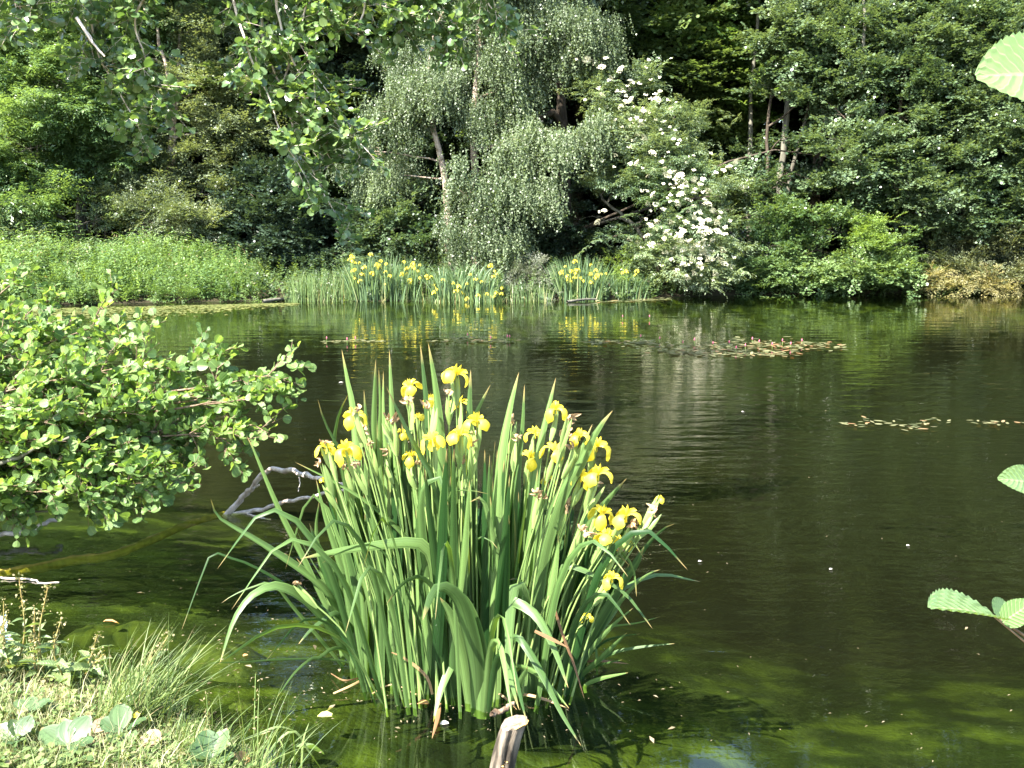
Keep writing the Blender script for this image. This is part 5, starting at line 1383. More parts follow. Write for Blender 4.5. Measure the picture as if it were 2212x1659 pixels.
# ================================================================== boughs of a tall alder hanging in from above
OT = thing('overhanging_alder', 'tall near alder whose leafy boughs hang into the top of the view', 'alder', (-5.6, 4.6, .2))
r = np.random.default_rng(601)
tb = MB(); tw2 = MB(); lf2 = MB()
trk = catmull([(-5.6, 4.6, .1), (-5.5, 4.8, 1.5), (-5.2, 5.2, 3.4), (-4.9, 5.6, 5.2), (-4.4, 6.0, 6.8)], 20)
tube(tb, trk, np.linspace(.16, .08, 20), 10, rng=r, bump=.06)
bt = [  # hanging boughs: list of measured points along each bough (u, v, depth)
 [(200, -160, 6.6), (190, -20, 6.8), (200, 80, 6.9), (220, 150, 6.9), (270, 240, 6.9), (290, 270, 6.9)],
 [(330, -180, 6.7), (300, -20, 6.8), (280, 60, 6.9), (300, 130, 6.9), (318, 200, 6.9)],
 
 [(520, -200, 6.9), (500, -40, 7.0), (520, 80, 7.0), (560, 190, 7.0), (600, 290, 7.0), (640, 360, 7.0)],
 [(640, -220, 7.0), (600, -40, 7.1), (610, 80, 7.1), (660, 180, 7.1), (720, 260, 7.1), (790, 330, 7.1)],
 
 [(760, -220, 7.0), (700, -60, 7.1), (660, 40, 7.1), (680, 150, 7.1), (730, 230, 7.1)],
 [(820, -220, 7.0), (780, -50, 7.1), (790, 20, 7.1), (760, 60, 7.1), (690, 60, 7.1)],
 [(1000, -220, 7.1), (900, -70, 7.2), (930, 10, 7.2), (960, 60, 7.2), (975, 80, 7.2)],
 [(900, -220, 7.1), (850, -60, 7.2), (860, 20, 7.2), (880, 60, 7.2)],
 
 [(640, -200, 7.2), (640, 60, 7.3), (620, 200, 7.3), (650, 300, 7.3), (700, 420, 7.3), (730, 480, 7.3)],
 [(560, -200, 7.2), (560, 60, 7.3), (590, 160, 7.3), (640, 240, 7.3), (700, 330, 7.3)],
 [(60, -200, 6.5), (20, -60, 6.6), (30, 10, 6.6), (20, 40, 6.6)],
 [(1080, -220, 7.2), (1020, -80, 7.2), (1040, -10, 7.2), (1070, 20, 7.2)],
 ]
PP, AA, SS = [], [], []
for pts in bt:
    W = [at(u, v, Y) for u, v, Y in pts]
    q = trk[min(19, 8 + int(r.random() * 11))]
    up = W[0] + np.array([0, 0, .5])
    P0 = catmull([q, (q + up) / 2 + [0, 0, .9], up, W[0]], 10)
    tube(tb, P0, np.linspace(.04, .016, 10), 6, rng=r, bump=.05)
    P = catmull(W, 20); P[1:] += np.cumsum(r.normal(size=(19, 3)) * .008, axis=0)
    tube(tw2, P, np.linspace(.014, .003, 20), 5, rng=r, bump=.05)
    T = nrm(np.gradient(P, axis=0))
    for k in range(2, 20):
        for _ in range(3):
            if r.random() < .25: continue
            d = nrm(T[k] * .4 + r.normal(size=3) * .8 + np.array([0, 0, -.25]))
            L = r.uniform(.12, .34)
            PP.append(P[k] + r.normal(size=3) * .04); AA.append(d); SS.append(L)
    PP.append(P[-1]); AA.append(T[-1]); SS.append(.2)
# the rest of the crown above the view
cb = [(np.array(trk[-1]) + np.array([r.uniform(-1.5, 1.5), r.uniform(1.2, 3.4), r.uniform(-.2, 2.2)]), np.array([1.0, 1.0, .7]) * r.uniform(.7, 1.2)) for _ in range(7)]
place_fixed(lf2, np.array(PP), np.array(AA), np.array(SS), r, .060, 'alder', tw2, twr=.0018, upb=.2, jit=.7)
P, A, Ss, Ti = blob_sprays(r, cb, 3.0, S=(.4, .6), back=.9, gap=.2)
place_sprays(lf2, T_coarse, 'alderlo', P, A, Ss, r, tint=Ti)
# the bare dead twig
tube(tw2, catmull([at(165, 38, 6.6), at(180, 60, 6.6), at(197, 88, 6.6), at(226, 122, 6.6)], 10), np.linspace(.012, .006, 10), 5)
tube(tw2, catmull([at(182, 62, 6.6), at(196, 78, 6.6), at(200, 92, 6.55)], 6), .004, 4)
tb.build('trunk', M['bark'], OT, True); tw2.build('twigs', M['deadwood'], OT); lf2.build('foliage', M['alder_over'], OT, True)

# ================================================================== alder twig at the picture's other side, about a metre from the viewer
SA = thing('alder_twig', 'alder sapling reaching in with large pale veined leaves beside the camera', 'alder sapling', (1.35, 1.0, .1))
SAo = np.array(SA.location)
r = np.random.default_rng(701)
st = MB()
stem = catmull([(1.35, 1.0, .05), (1.25, 1.08, .7), (1.15, 1.1, 1.25), (1.05, 1.05, 1.9)], 16)
tube(st, stem, np.linspace(.012, .005, 16), 7)
def near_leaf(base, tip, nvec, wscale, tint, name='leaf', mat='alder_big', attach=None):
    base = np.array(base); tip = np.array(tip)
    d = tip - base; L = np.linalg.norm(d); d = d / L
    n = np.array(nvec, float); n = nrm(n - d * (n @ d))
    m = MB()
    V, Fc, uv = LEAFBIG
    side = np.cross(d, n)
    W = base + L * (V[:, 0:1] * wscale * side + V[:, 1:2] * d + V[:, 2:3] * n)
    m.add(W, Fc, tint, uv)
    m.build(name, M[mat], SA, True)
    if attach is not None:
        a = np.array(attach)
        tube(st, catmull([a, (a + base) / 2 + np.array([0, 0, .006]), base, base + d * L * .05], 8), np.linspace(.0022, .0011, 8), 5)
rows = np.linspace(0, 1, 29)
hwid = [max(.012, .44 * math.sin(math.pi * min(1, t ** .80)) ** .62 * (1 - .12 * t)) for t in rows]
hwid = [h + (.012 if i % 2 else -.006) for i, h in enumerate(hwid)]; hwid[-1] = .03
LEAFBIG = leaf_grid(list(rows), hwid, 9, .16, .010, 0, 0, .10)
M['alder_big'] = leaf_mat('alder_big_leaf', (.040, .09, .022), (.105, .19, .05), .30, .34, .5, veins=9, patch=8)
near_leaf(at(2318, 165, .84), at(2130, 148, .80), (-.15, -.95, .45), .86, .8, attach=stem[11])
near_leaf(at(2246, 1046, .98), at(2168, 1030, .95), (-.1, -.75, .5), .62, .5, attach=stem[6])
near_leaf(at(2155, 1335, 1.0), at(2022, 1288, .93), (.05, -.18, 1), .52, .6, attach=stem[4])
near_leaf(at(2158, 1340, 1.0), at(2176, 1292, 1.04), (.1, -.6, .6), .7, .1, attach=None)
near_leaf(at(2165, 1345, 1.0), at(2230, 1300, .98), (.1, -.6, .7), .8, .4, attach=None)
tube(st, catmull([stem[4], at(2215, 1358, 1.02), at(2180, 1346, 1.0), at(2155, 1335, 1.0)], 8), np.linspace(.003, .0016, 8), 5)
st.build('stem', M['twig'], SA, True)

# ================================================================== dead wood
def deadbranch(name, label, lines, mat='deadwood', cat='branch', loc=None, zmin=-.08):
    ps = [[at(u, v, Y) for (u, v, Y) in ln[0]] for ln in lines]
    loc = ps[0][0] if loc is None else loc
    t = MB(); rr_ = np.random.default_rng(int(abs(loc[0]) * 1000))
    for P, ln in zip(ps, lines):
        Q = catmull(P, max(8, 4 * len(P))); Q[1:-1] += rr_.normal(size=(len(Q) - 2, 3)) * ln[1] * .35
        tube(t, Q, np.linspace(ln[1], ln[2], len(Q)), 7, rng=rr_, bump=.12)
    o = t.build(name, M[mat], None, True)
    return tag(o, label, cat)
def wY(u, v): return gr(u, v)[1]
Yb = wY(495, 1110)
deadbranch('driftwood_branch', 'bent grey dead branch rising from the water behind the big iris clump', [
    ([(485, 1118, Yb), (497, 1105, Yb), (520, 1080, Yb), (555, 1040, Yb - .1), (578, 1018, Yb - .15), (600, 1014, Yb - .2), (650, 1022, Yb - .35), (680, 1032, Yb - .5), (740, 1045, Yb - .7)], .018, .009),
    ([(646, 1020, Yb - .35), (648, 1040, Yb - .35), (644, 1062, Yb - .35)], .004, .002),
    ([(545, 1055, Yb - .1), (556, 1050, Yb - .1), (560, 1046, Yb - .12)], .006, .003),
    ([(664, 1027, Yb - .4), (676, 1036, Yb - .45)], .004, .002)])
Y2 = wY(540, 1108)
deadbranch('driftwood_branch', 'straighter pale dead branch lying low across the water under the bent one', [
    ([(500, 1112, Y2), (560, 1100, Y2), (600, 1088, Y2 - .05), (650, 1078, Y2 - .2), (700, 1066, Y2 - .4), (745, 1058, Y2 - .6)], .012, .007),
    ([(600, 1086, Y2 - .1), (622, 1078, Y2 - .1)], .003, .002), ([(530, 1108, Y2), (560, 1118, Y2 - .1), (585, 1122, Y2 - .1)], .006, .003)])
Y3 = wY(60, 1150)
deadbranch('dead_stick', 'pale straight dead stick poking out over the water below the alder bush', [
    ([(-60, 1160, Y3 - .3), (0, 1156, Y3 - .2), (50, 1150, Y3 - .15), (95, 1132, Y3 - .1), (128, 1118, Y3)], .014, .011)])
deadbranch('tangle_of_twigs', 'tangle of bare brown twigs in the shade under the alder bush', [
    ([(-40, 1110, 4.3), (0, 1090, 4.3), (40, 1050, 4.3), (70, 1030, 4.3)], .010, .004), ([(-40, 1050, 4.4), (0, 1075, 4.4), (60, 1085, 4.4), (110, 1080, 4.4)], .008, .004),
    ([(-40, 1095, 4.3), (20, 1108, 4.3), (90, 1105, 4.3), (120, 1100, 4.3)], .008, .004), ([(-30, 1140, 4.2), (10, 1110, 4.2), (30, 1070, 4.2)], .008, .003),
    ([(0, 1120, 4.3), (30, 1100, 4.3), (75, 1110, 4.3)], .006, .003), ([(10, 1040, 4.4), (30, 1080, 4.4), (70, 1120, 4.4)], .006, .003),
    ([(-50, 1010, 4.3), (20, 995, 4.25), (90, 962, 4.2), (150, 945, 4.2)], .011, .006)], mat='pale_bark', cat='twigs')
deadbranch('thin_twig', 'thin curved twig floating near the bank beyond the dock plants', [
    ([(-30, 1245, wY(0, 1250)), (20, 1250, wY(20, 1252)), (70, 1252, wY(70, 1255)), (90, 1260, wY(90, 1260)), (128, 1258, wY(128, 1258))], .006, .003)])
# sunken pole, just under the surface
sp = []
for (u, v) in [(-60, 1250), (60, 1232), (150, 1212), (240, 1200), (330, 1165), (400, 1135), (455, 1118), (490, 1110)]:
    sp.append(gr(u, v, -.020))
t_ = MB(); tube(t_, catmull(sp, 40), np.linspace(.028, .018, 40), 8, rng=r, bump=.1)
M['slimy'] = bark_mat('slimy_wood', (.13, .11, .012), (.26, .20, .03), 25)
tag(t_.build('sunken_pole', M['slimy'], None, True), 'long yellow-brown pole sunk just below the surface beside the bank', 'pole')
# log at the far waterline
t_ = MB(); a = gr(1225, 654); b = gr(1288, 650); a[2] = .02; b[2] = .04
tube(t_, catmull([a, (a + b) / 2 + [0, 0, .02], b], 12), np.linspace(.032, .02, 12), 8, rng=r, bump=.1)
tag(t_.build('floating_log', M['pale_bark'], None, True), 'pale floating log at the far waterline in front of the third iris clump', 'log')
t_ = MB(); a = gr(568, 653); b = gr(640, 649); a[2] = .02; b[2] = .04
tube(t_, catmull([a, (a + b) / 2 + [0, 0, .02], b], 12), np.linspace(.045, .025, 12), 8, rng=r, bump=.1)
tag(t_.build('floating_log', M['pale_bark'], None, True), 'short grey log at the far waterline before the reeds', 'log')
deadbranch('fallen_branch', 'bleached fallen branch in front of the low willow and third iris clump', [
    ([(1172, 630, 23.4), (1205, 640, 23.2), (1240, 645, 23.0)], .02, .012), ([(1240, 622, 23.5), (1215, 636, 23.2), (1180, 648, 23.0)], .018, .01), ([(1255, 618, 23.5), (1275, 634, 23.2), (1310, 648, 23.0)], .016, .009)])

# ================================================================== stump at the bottom edge
r = np.random.default_rng(801)
sb = gr(1095, 1700, -.1); Ysp = 2.62
topc = at(1117, 1562, Ysp); botc = at(1030, 1800, Ysp - .02); 
SP = thing('tree_stump', 'weathered grey cut stump with a split leaning in the near water', 'stump', (botc[0], botc[1], -.12))
n, k = 40, 40
m = MB()
rows_ = []
for i in range(n):
    t = i / (n - 1)
    c = botc * (1 - t) + topc * t + np.array([.010 * math.sin(t * 5), 0, 0])
    rr = .039 * (1 - .10 * math.sin(t * 3.2)) + .006 * (1 - t)
    ring = []
    for j in range(k):
        a = j / k * 2 * math.pi
        groove = .34 * math.exp(-((a - (4.60 + .30 * math.sin(t * 3.0))) / .13) ** 2)     # the split facing the viewer
        lump = .06 * math.sin(3 * a + t * 2) + .035 * math.sin(7 * a + 5 * t) + .025 * math.sin(13 * a + 3 * t) + r.normal() * .008
        q = rr * (1 + lump - groove)
        ring.append(c + np.array([math.cos(a) * q, math.sin(a) * q * .95, 0.012 * math.cos(a) * t]))
    rows_.append(ring)
V = np.array(rows_).reshape(-1, 3)
ii, jj = np.meshgrid(np.arange(n - 1), np.arange(k), indexing='ij')
m.add(V, np.stack([(ii * k + jj).ravel(), (ii * k + (jj + 1) % k).ravel(), ((ii + 1) * k + (jj + 1) % k).ravel(), ((ii + 1) * k + jj).ravel()], 1))
m.build('trunk', M['stump'], SP, True)
# cut face with a shallow dish
m = MB(); ring = np.array(rows_[-1]); cc = ring.mean(0)
V = [cc + (ring - cc) * s_ + np.array([0, 0, z_]) for s_, z_ in ((1.0, 0.0), (.93, .005), (.6, .002), (.25, -.001))]
V = np.concatenate(V + [cc[None]])
Fq = [(a * k + b, a * k + (b + 1) % k, (a + 1) * k + (b + 1) % k, (a + 1) * k + b) for a in range(3) for b in range(k)]
m.add(V, Fq); m.add(V, [(3 * k + b, 3 * k + (b + 1) % k, 4 * k) for b in range(k)])
m.build('cut_face', bark_mat('cut_wood', (.12, .09, .06), (.26, .21, .16), 60), SP)
# orange fungus on rim and in the split
m = MB()
def lump_at(p, s):
    q = fib_dirs(r, 10) * s
    from itertools import combinations
    u_, v_ = np.meshgrid(np.linspace(0, 2 * math.pi, 7)[:-1], np.linspace(0, math.pi, 5), indexing='ij')
    Vs = p + s * np.stack([np.cos(u_) * np.sin(v_), np.sin(u_) * np.sin(v_), np.cos(v_) * .6], 2).reshape(-1, 3) * r.uniform(.8, 1.2, (30, 1))
    Fs = [(a * 5 + b, ((a + 1) % 6) * 5 + b, ((a + 1) % 6) * 5 + b + 1, a * 5 + b + 1) for a in range(6) for b in range(4)]
    m.add(Vs, Fs)
for j in range(k):
    a = j / k * 2 * math.pi
    if -1.0 < math.atan2(math.sin(a + .5), math.cos(a + .5)) < .5: lump_at(ring[j] * .97 + cc * .03 + [0, 0, -.001], .0045)
for q in range(26):
    i = int(r.uniform(12, 28)); a = 4.62 + .30 * math.sin(i / (n - 1) * 3.0) + r.normal() * .16
    lump_at(np.array(rows_[i][int(a / (2 * math.pi) * k) % k]) + [0, -.001, 0], r.uniform(.002, .0045))
m.build('fungus', plain_mat('orange_fungus', (.62, .36, .09), (.48, .30, .12), .6, scale=120), SP, True)['kind'] = 'stuff'
deadbranch('snapped_twig', 'short dark snapped twig lying on the water behind the stump', [([(1062, 1542, 2.86), (1085, 1534, 2.88), (1112, 1520, 2.9)], .009, .007)], mat='twig')

# ================================================================== floating things
def flat_leaf(name, label, u, v, size, ang, mat, shape='dock', z=.004, tilt=.05, cat='leaf'):
    p = gr(u, v, z)
    m = MB()
    d = nrm(np.array([math.cos(ang), math.sin(ang), tilt])); n_ = nrm(np.array([0, tilt, 1.0])); n_ = nrm(n_ - d * (n_ @ d))
    stamp_leaves(m, shape, (p - d * size / 2)[None], d[None], n_[None], np.array([size]), np.array([.5]))
    return tag(m.build(name, M[mat], None, True), label, cat)
M['brown_leaf'] = plain_mat('brown_leaf', (.42, .20, .07), (.55, .33, .13), .5, .1, 60)
M['yellow_leaf'] = plain_mat('yellowgreen_leaf', (.40, .42, .12), (.55, .50, .2), .5, .1, 60)
M['petal_white'] = plain_mat('white_petal', (.78, .74, .70), (.65, .6, .5), .6, .1, 60)
flat_leaf('floating_leaf', 'round tan dead leaf floating just in front of the iris clump', 914, 1518, .042, .3, 'brown_leaf', 'alderlo')
flat_leaf('floating_leaf', 'yellow-green leaf with a dark speck floating between bank and stump', 702, 1545, .05, .2, 'yellow_leaf', 'alderlo')
flat_leaf('floating_leaf', 'orange-brown leaf caught on the pale weed patch near the bank', 240, 1340, .06, .3, 'brown_leaf', 'dock', z=.012)
flat_leaf('floating_leaf', 'small orange leaf fragment floating beyond the grass tussock', 530, 1415, .022, .9, 'brown_leaf', 'alderlo')
flat_leaf('floating_leaf', 'slim olive leaf sunken in the shallows between plantain and stump', 670, 1612, .09, .0, 'dock', 'dock', z=.002)
for (u, v, s, lab) in [(1795, 1229, .018, 'white petal floating alone in open water beyond the iris clump'), (737, 826, .05, 'pinkish white petal floating behind the tallest iris leaf'),
                       (1605, 889, .03, 'pale speck of blossom drifting near the sparse pads'), (960, 1562, .03, 'frayed white feather floating between the iris clump and stump'),
                       (1962, 1178, .02, 'tiny pale petal floating in the wide dark water by the alder twig'), (1512, 1212, .02, 'faint pale petal among the bright ripples beyond the iris flowers')]:
    flat_leaf('feather' if 'feather' in lab else 'floating_petal', lab, u, v, s, .4, 'petal_white', 'alderlo', z=.006, cat='feather' if 'feather' in lab else 'petal')

# water weed rafts with pink flower spikes
def raft(label, strips, n, seed, flowers, size=.12, mat='pad'):
    rr_ = np.random.default_rng(seed)
    c = gr(*strips[0][:2]); t = thing('bistort_raft', label, 'water plants', (c[0], c[1], 0), 'floating bistort on the pond')
    m = MB(); O = []
    for i in range(n):
        s_ = strips[i % len(strips)]
        u = rr_.uniform(s_[0], s_[2]); v = np.interp(u, [s_[0], s_[2]], [s_[1], s_[3]]) + rr_.normal() * s_[4]
        O.append(gr(u, v, .006 + rr_.uniform(0, .012)))
    O = np.array(O); a = rr_.uniform(0, 6.28, n)
    D = np.stack([np.cos(a), np.sin(a), rr_.normal(size=n) * .06], 1); D = nrm(D)
    Nn = nrm(np.array([0, 0, 1.0]) + rr_.normal(size=(n, 3)) * .08); Nn = nrm(Nn - D * np.sum(D * Nn, 1, keepdims=True))
    stamp_leaves(m, 'pad', O, D, Nn, rr_.uniform(size * .7, size * 1.3, n), rr_.uniform(0, 1, n))
    m.build('foliage', M[mat], t)
    for (u, v) in flowers:
        b = gr(u, v, 0); f = MB()
        tube(f, catmull([b + [0, 0, .04], b + [0, 0, .05], b + [0, 0, .075], b + [0, 0, .085]], 8), [.002, .007, .009, .010, .009, .007, .005, .002], 6, bump=.15, rng=rr_)
        fo = f.build('flower_spike', M['pink'], t)
        f = MB(); tube(f, [b - [0, 0, .02], b + [0, 0, .045]], .004, 4, cap=False); f.build('stalk', M['stem'], fo)
raft('short strip of floating bistort with three pink spikes, in front of the first iris clump', [(700, 738, 775, 735, 1.2), (760, 737, 830, 736, .8)], 60, 901, [(706, 739), (750, 741), (768, 739)], .10)
raft('middle strip of floating bistort between the first strip and the flowering elder reflection', [(925, 737, 1125, 733, 1.5), (960, 730, 1060, 728, 1.0), (1020, 738, 1110, 738, 1.5)], 150, 902, [(1096, 735), (1101, 735), (1010, 731), (1060, 738)], .10)
raft('large raft of floating bistort with many pink spikes, below the elder reflection', [(1270, 737, 1420, 740, 2.5), (1340, 745, 1750, 748, 5), (1400, 752, 1740, 758, 4.5), (1560, 735, 1820, 748, 4), (1450, 762, 1700, 765, 2)], 620, 903,
     [(1384, 734), (1425, 739), (1345, 690), (1403, 690), (1540, 750), (1575, 748), (1610, 755), (1640, 746), (1668, 752), (1690, 744), (1708, 751), (1475, 748), (1500, 742), (1732, 744), (1590, 760), (1625, 740)], .11)
raft('sparse string of floating leaves beyond the alder sapling leaves', [(1800, 913, 1880, 912, 5), (1870, 912, 2010, 915, 4), (2010, 905, 2160, 912, 3), (2120, 915, 2212, 913, 3), (1890, 920, 2000, 925, 5)], 70, 904, [], .065)
raft('scattered pads at the foot of the dark last iris clump', [(1290, 652, 1400, 648, 1.2), (1380, 650, 1440, 645, 1.0)], 90, 905, [], .16)
# pale weed scum along the far left shore
def scum(name, label, cx, cy, ru, rv, z, mat, seed, kind=None):
    """low rounded cushion of weed in or just under the water; outline and top are uneven"""
    rr_ = np.random.default_rng(seed); c = gr(cx, cy, z)
    ex = 1.5 * abs(gr(cx + ru, cy, z)[0] - c[0]); ey = abs(gr(cx, cy - rv, z)[1] - gr(cx, cy + rv, z)[1]) / 2 * 1.5
    m = MB(); nr, na = 9, 36; ph = rr_.uniform(0, 6, 5); V = []
    for i in range(nr):
        q = (i + .001) / (nr - 1)
        for j in range(na):
            a = j / na * 6.2832
            e = 1 + .18 * math.sin(2 * a + ph[0]) + .12 * math.sin(3 * a + ph[1]) + .08 * math.sin(7 * a + ph[2])
            V.append((c[0] + ex * q * e * math.cos(a), c[1] + ey * q * e * math.sin(a), z - .020 - .13 * q ** 2 + .006 * math.sin(9 * a + 7 * q + ph[3]) * q + rr_.normal() * .002))
    Fq = [(i * na + j, i * na + (j + 1) % na, (i + 1) * na + (j + 1) % na, (i + 1) * na + j) for i in range(nr - 1) for j in range(na)]
    m.add(V, Fq)
    return tag(m.build(name, M[mat], None, True), label, 'algae', kind=kind)
M['algae'] = bark_mat('green_algae', (.008, .016, .003), (.034, .048, .008), 18, rough=.9)
M['algae_pale'] = bark_mat('pale_green_algae', (.010, .018, .004), (.042, .058, .014), 18, rough=.9)
M['scum'] = bark_mat('pond_scum', (.10, .12, .02), (.24, .25, .06), 3, rough=.8)
scum('algae_cushion', 'rounded pale algae cushion under the drooping iris leaf', 475, 1385, 80, 32, -.012, 'algae_pale', 1)
scum('algae_cushion', 'long yellowish algae cushion with the orange leaf on its edge', 300, 1335, 75, 22, -.012, 'algae', 2)
scum('algae_cushion', 'algae cushion breaking the surface behind the dock plants', 200, 1345, 70, 30, -.016, 'algae', 3)
scum('algae_cushion', 'small algae mound in the shade between the tussock and the iris base', 520, 1505, 55, 20, -.02, 'algae_pale', 4)
scum('algae_cushion', 'dim algae mound deeper between the plantain leaves and floating yellow leaf', 610, 1585, 60, 22, -.05, 'algae', 5)
#scum('algae_cushion', 'faint olive algae mound low in the water past the stump', 1720, 1570, 90, 24, -.06, 'algae', 6)
for (u, v, ru, rv, sd_) in [(330, 662, 130, 5, 7), (470, 668, 110, 4.5, 8)]:
    pass

# ================================================================== near bank plants
r = np.random.default_rng(1001)
# short turf: green and straw blades
def land_pts(n, u0, u1, v0, v1, dmin=0.0, dmax=9):
    out = []
    while sum(len(x) for x in out) < n:
        U = r.uniform(u0, u1, n * 2); V_ = v1 - (v1 - v0) * r.random(n * 2) ** 1.0
        P = np.array([gr(a, b, .08) for a, b in zip(U[:n], V_[:n])])
        d = shore_dist(P[:, 0], P[:, 1])
        P = P[(d > dmin) & (d < dmax)]
        if len(P) == 0: continue
        P = P[(np.sin(P[:, 0] * 8.3 + 1.7 * np.sin(P[:, 1] * 6)) * np.sin(P[:, 1] * 9.1 + 2) < .42) | (r.random(len(P)) < .15)]
        P[:, 2] = ground_z(P[:, 0], P[:, 1])
        out.append(P)
    return np.concatenate(out)[:n]
mg = MB()
B = land_pts(9000, -150, 620, 1400, 1720, -.01)
N = len(B)
L = r.uniform(.02, .075, N)
Tp = np.stack([r.normal(size=N) * .6, r.normal(size=N) * .6, np.abs(r.normal(size=N)) * .6 + .5], 1) * L[:, None]
patch_ = .5 + .5 * np.sin(B[:, 0] * 9 + 2 * np.sin(B[:, 1] * 7))
blades_bulk(mg, B, Tp, r.uniform(.0015, .004, N), r, np.clip(r.uniform(0, 1, N) * .6 + patch_ * .4, 0, 1), n=4, sag=.35)
tag(mg.build('grass', M['drygrass'], None), 'short dry straw-coloured turf on the near bank', 'grass', kind='stuff')
mg = MB()
B = land_pts(6500, -150, 700, 1400, 1720, -.03)
N = len(B); L = r.uniform(.015, .065, N)
Tp = np.stack([r.normal(size=N) * .5 + .15, r.normal(size=N) * .5, np.abs(r.normal(size=N)) * .5 + .7], 1) * L[:, None]
blades_bulk(mg, B, Tp, r.uniform(.002, .005, N), r, r.uniform(0, .95, N), n=5, sag=.4)
tag(mg.build('grass', M['grass'], None), 'fresh green grass and moss mixed through the near bank turf', 'grass', kind='stuff')
# small creeping leaves
mg = MB(); B = land_pts(3800, -150, 640, 1420, 1720, -.01); N = len(B)
a = r.uniform(0, 6.28, N); D = nrm(np.stack([np.cos(a), np.sin(a), r.uniform(0, .5, N)], 1)); Nn = nrm(np.array([0, 0, 1.0]) + r.normal(size=(N, 3)) * .3); Nn = nrm(Nn - D * np.sum(D * Nn, 1, keepdims=True))
B[:, 2] += r.uniform(.005, .05, N)
stamp_leaves(mg, 'round', B, D, Nn, r.uniform(.008, .024, N), r.uniform(0, 1, N))
tag(mg.build('creeping_leaves', M['grass'], None), 'tiny creeping clover-like leaves over the near bank', 'ground cover', kind='stuff')
# rushy tussock leaning over the water
def tussock(label, u, v, n, lmin, lmax, lean, seed, w=(.002, .005), spread=.09, mat='grass', name='grass_tussock'):
    q = np.random.default_rng(seed); c = gr(u, v, .06); c[2] = ground_z(c[0], c[1])
    t = thing(name, label, 'grass', tuple(c)); m = MB()
    B = c + np.stack([q.normal(size=n) * spread, q.normal(size=n) * spread * .6, np.zeros(n)], 1)
    L_ = q.uniform(lmin, lmax, n)
    Tp = nrm(np.stack([q.normal(size=n) * .45 + lean[0], q.normal(size=n) * .4 + lean[1], np.abs(q.normal(size=n)) * .3 + .75], 1)) * L_[:, None]
    blades_bulk(m, B, Tp, q.uniform(w[0], w[1], n), q, q.uniform(0, .98, n), n=8, sag=.22)
    m.build('foliage', M[mat], t)
    return t
tussock('thick rushy tussock with long green blades leaning over the water', 270, 1560, 300, .12, .40, (.60, .15), 1101, spread=.06)
tussock('sparser grass tuft under the tussock with thin crossing blades', 400, 1640, 110, .08, .26, (.5, .0), 1102, spread=.08)
tussock('little grass tuft with bent dry blades at the waterline past the plantain', 560, 1668, 46, .14, .38, (.35, .1), 1103, spread=.05)
tussock('short green grass patch at the foot of the dock plants', 120, 1470, 160, .05, .14, (.2, .0), 1104, spread=.12)
# bent grass stalks in the water between plantain and stump
t_ = MB()
for pts in [[(560, 1659), (600, 1600), (637, 1580), (665, 1620), (700, 1670)], [(600, 1680), (612, 1640), (610, 1610), (590, 1580)], [(650, 1670), (655, 1600), (668, 1560)], [(520, 1600), (560, 1585), (600, 1570), (637, 1578)]]:
    P = [at(u, v, 2.7 + .02 * k_) for k_, (u, v) in enumerate(pts)]
    blade(t_, P, .007, .6, .4, n=14, cols=3)
tag(t_.build('bent_grass', M['grass'], None, True), 'few bent grass blades standing in shallow water near the stump', 'grass')
# seed-head stalks
def seed_stalk(label, base, top, seed, droop=.02, n=40, kink=0):
    q = np.random.default_rng(seed); b = at(*base); e = at(*top)
    t = thing('flowering_grass', label, 'grass stalk', tuple(b)); m = MB()
    P = catmull([b, (b + e) / 2 + q.normal(size=3) * .01, e], 14); tube(m, P, np.linspace(.0022, .001, 14), 4); m.build('stalk', M['stem'], t)
    m = MB(); O = P[5 + np.array(q.integers(0, 9, n)) * 1 % 9]; O = O + q.normal(size=(n, 3)) * np.array([.007, .007, .006])
    D = nrm(np.array([0, 0, 1.0]) + q.normal(size=(n, 3)) * .7); Nn = q.normal(size=(n, 3)); Nn = nrm(Nn - D * np.sum(D * Nn, 1, keepdims=True))
    stamp_leaves(m, 'lance', O, D, Nn, q.uniform(.008, .017, n), q.uniform(.6, 1, n)); m.build('seed_head', M['seed'], t)
seed_stalk('upright narrow seed stalk rising above the broad plantain leaf', (444, 1640, 2.72), (446, 1500, 2.74), 1)
seed_stalk('tall loose seed stalk standing over the water before the iris clump', (545, 1690, 2.7), (552, 1455, 2.75), 2, n=26)
seed_stalk('leaning seed stalk at the waterline beside the tall loose one', (480, 1690, 2.68), (600, 1565, 2.75), 3, n=24)
seed_stalk('thin seed stalk leaning out from the tussock', (395, 1600, 2.85), (392, 1530, 2.9), 4, n=20)

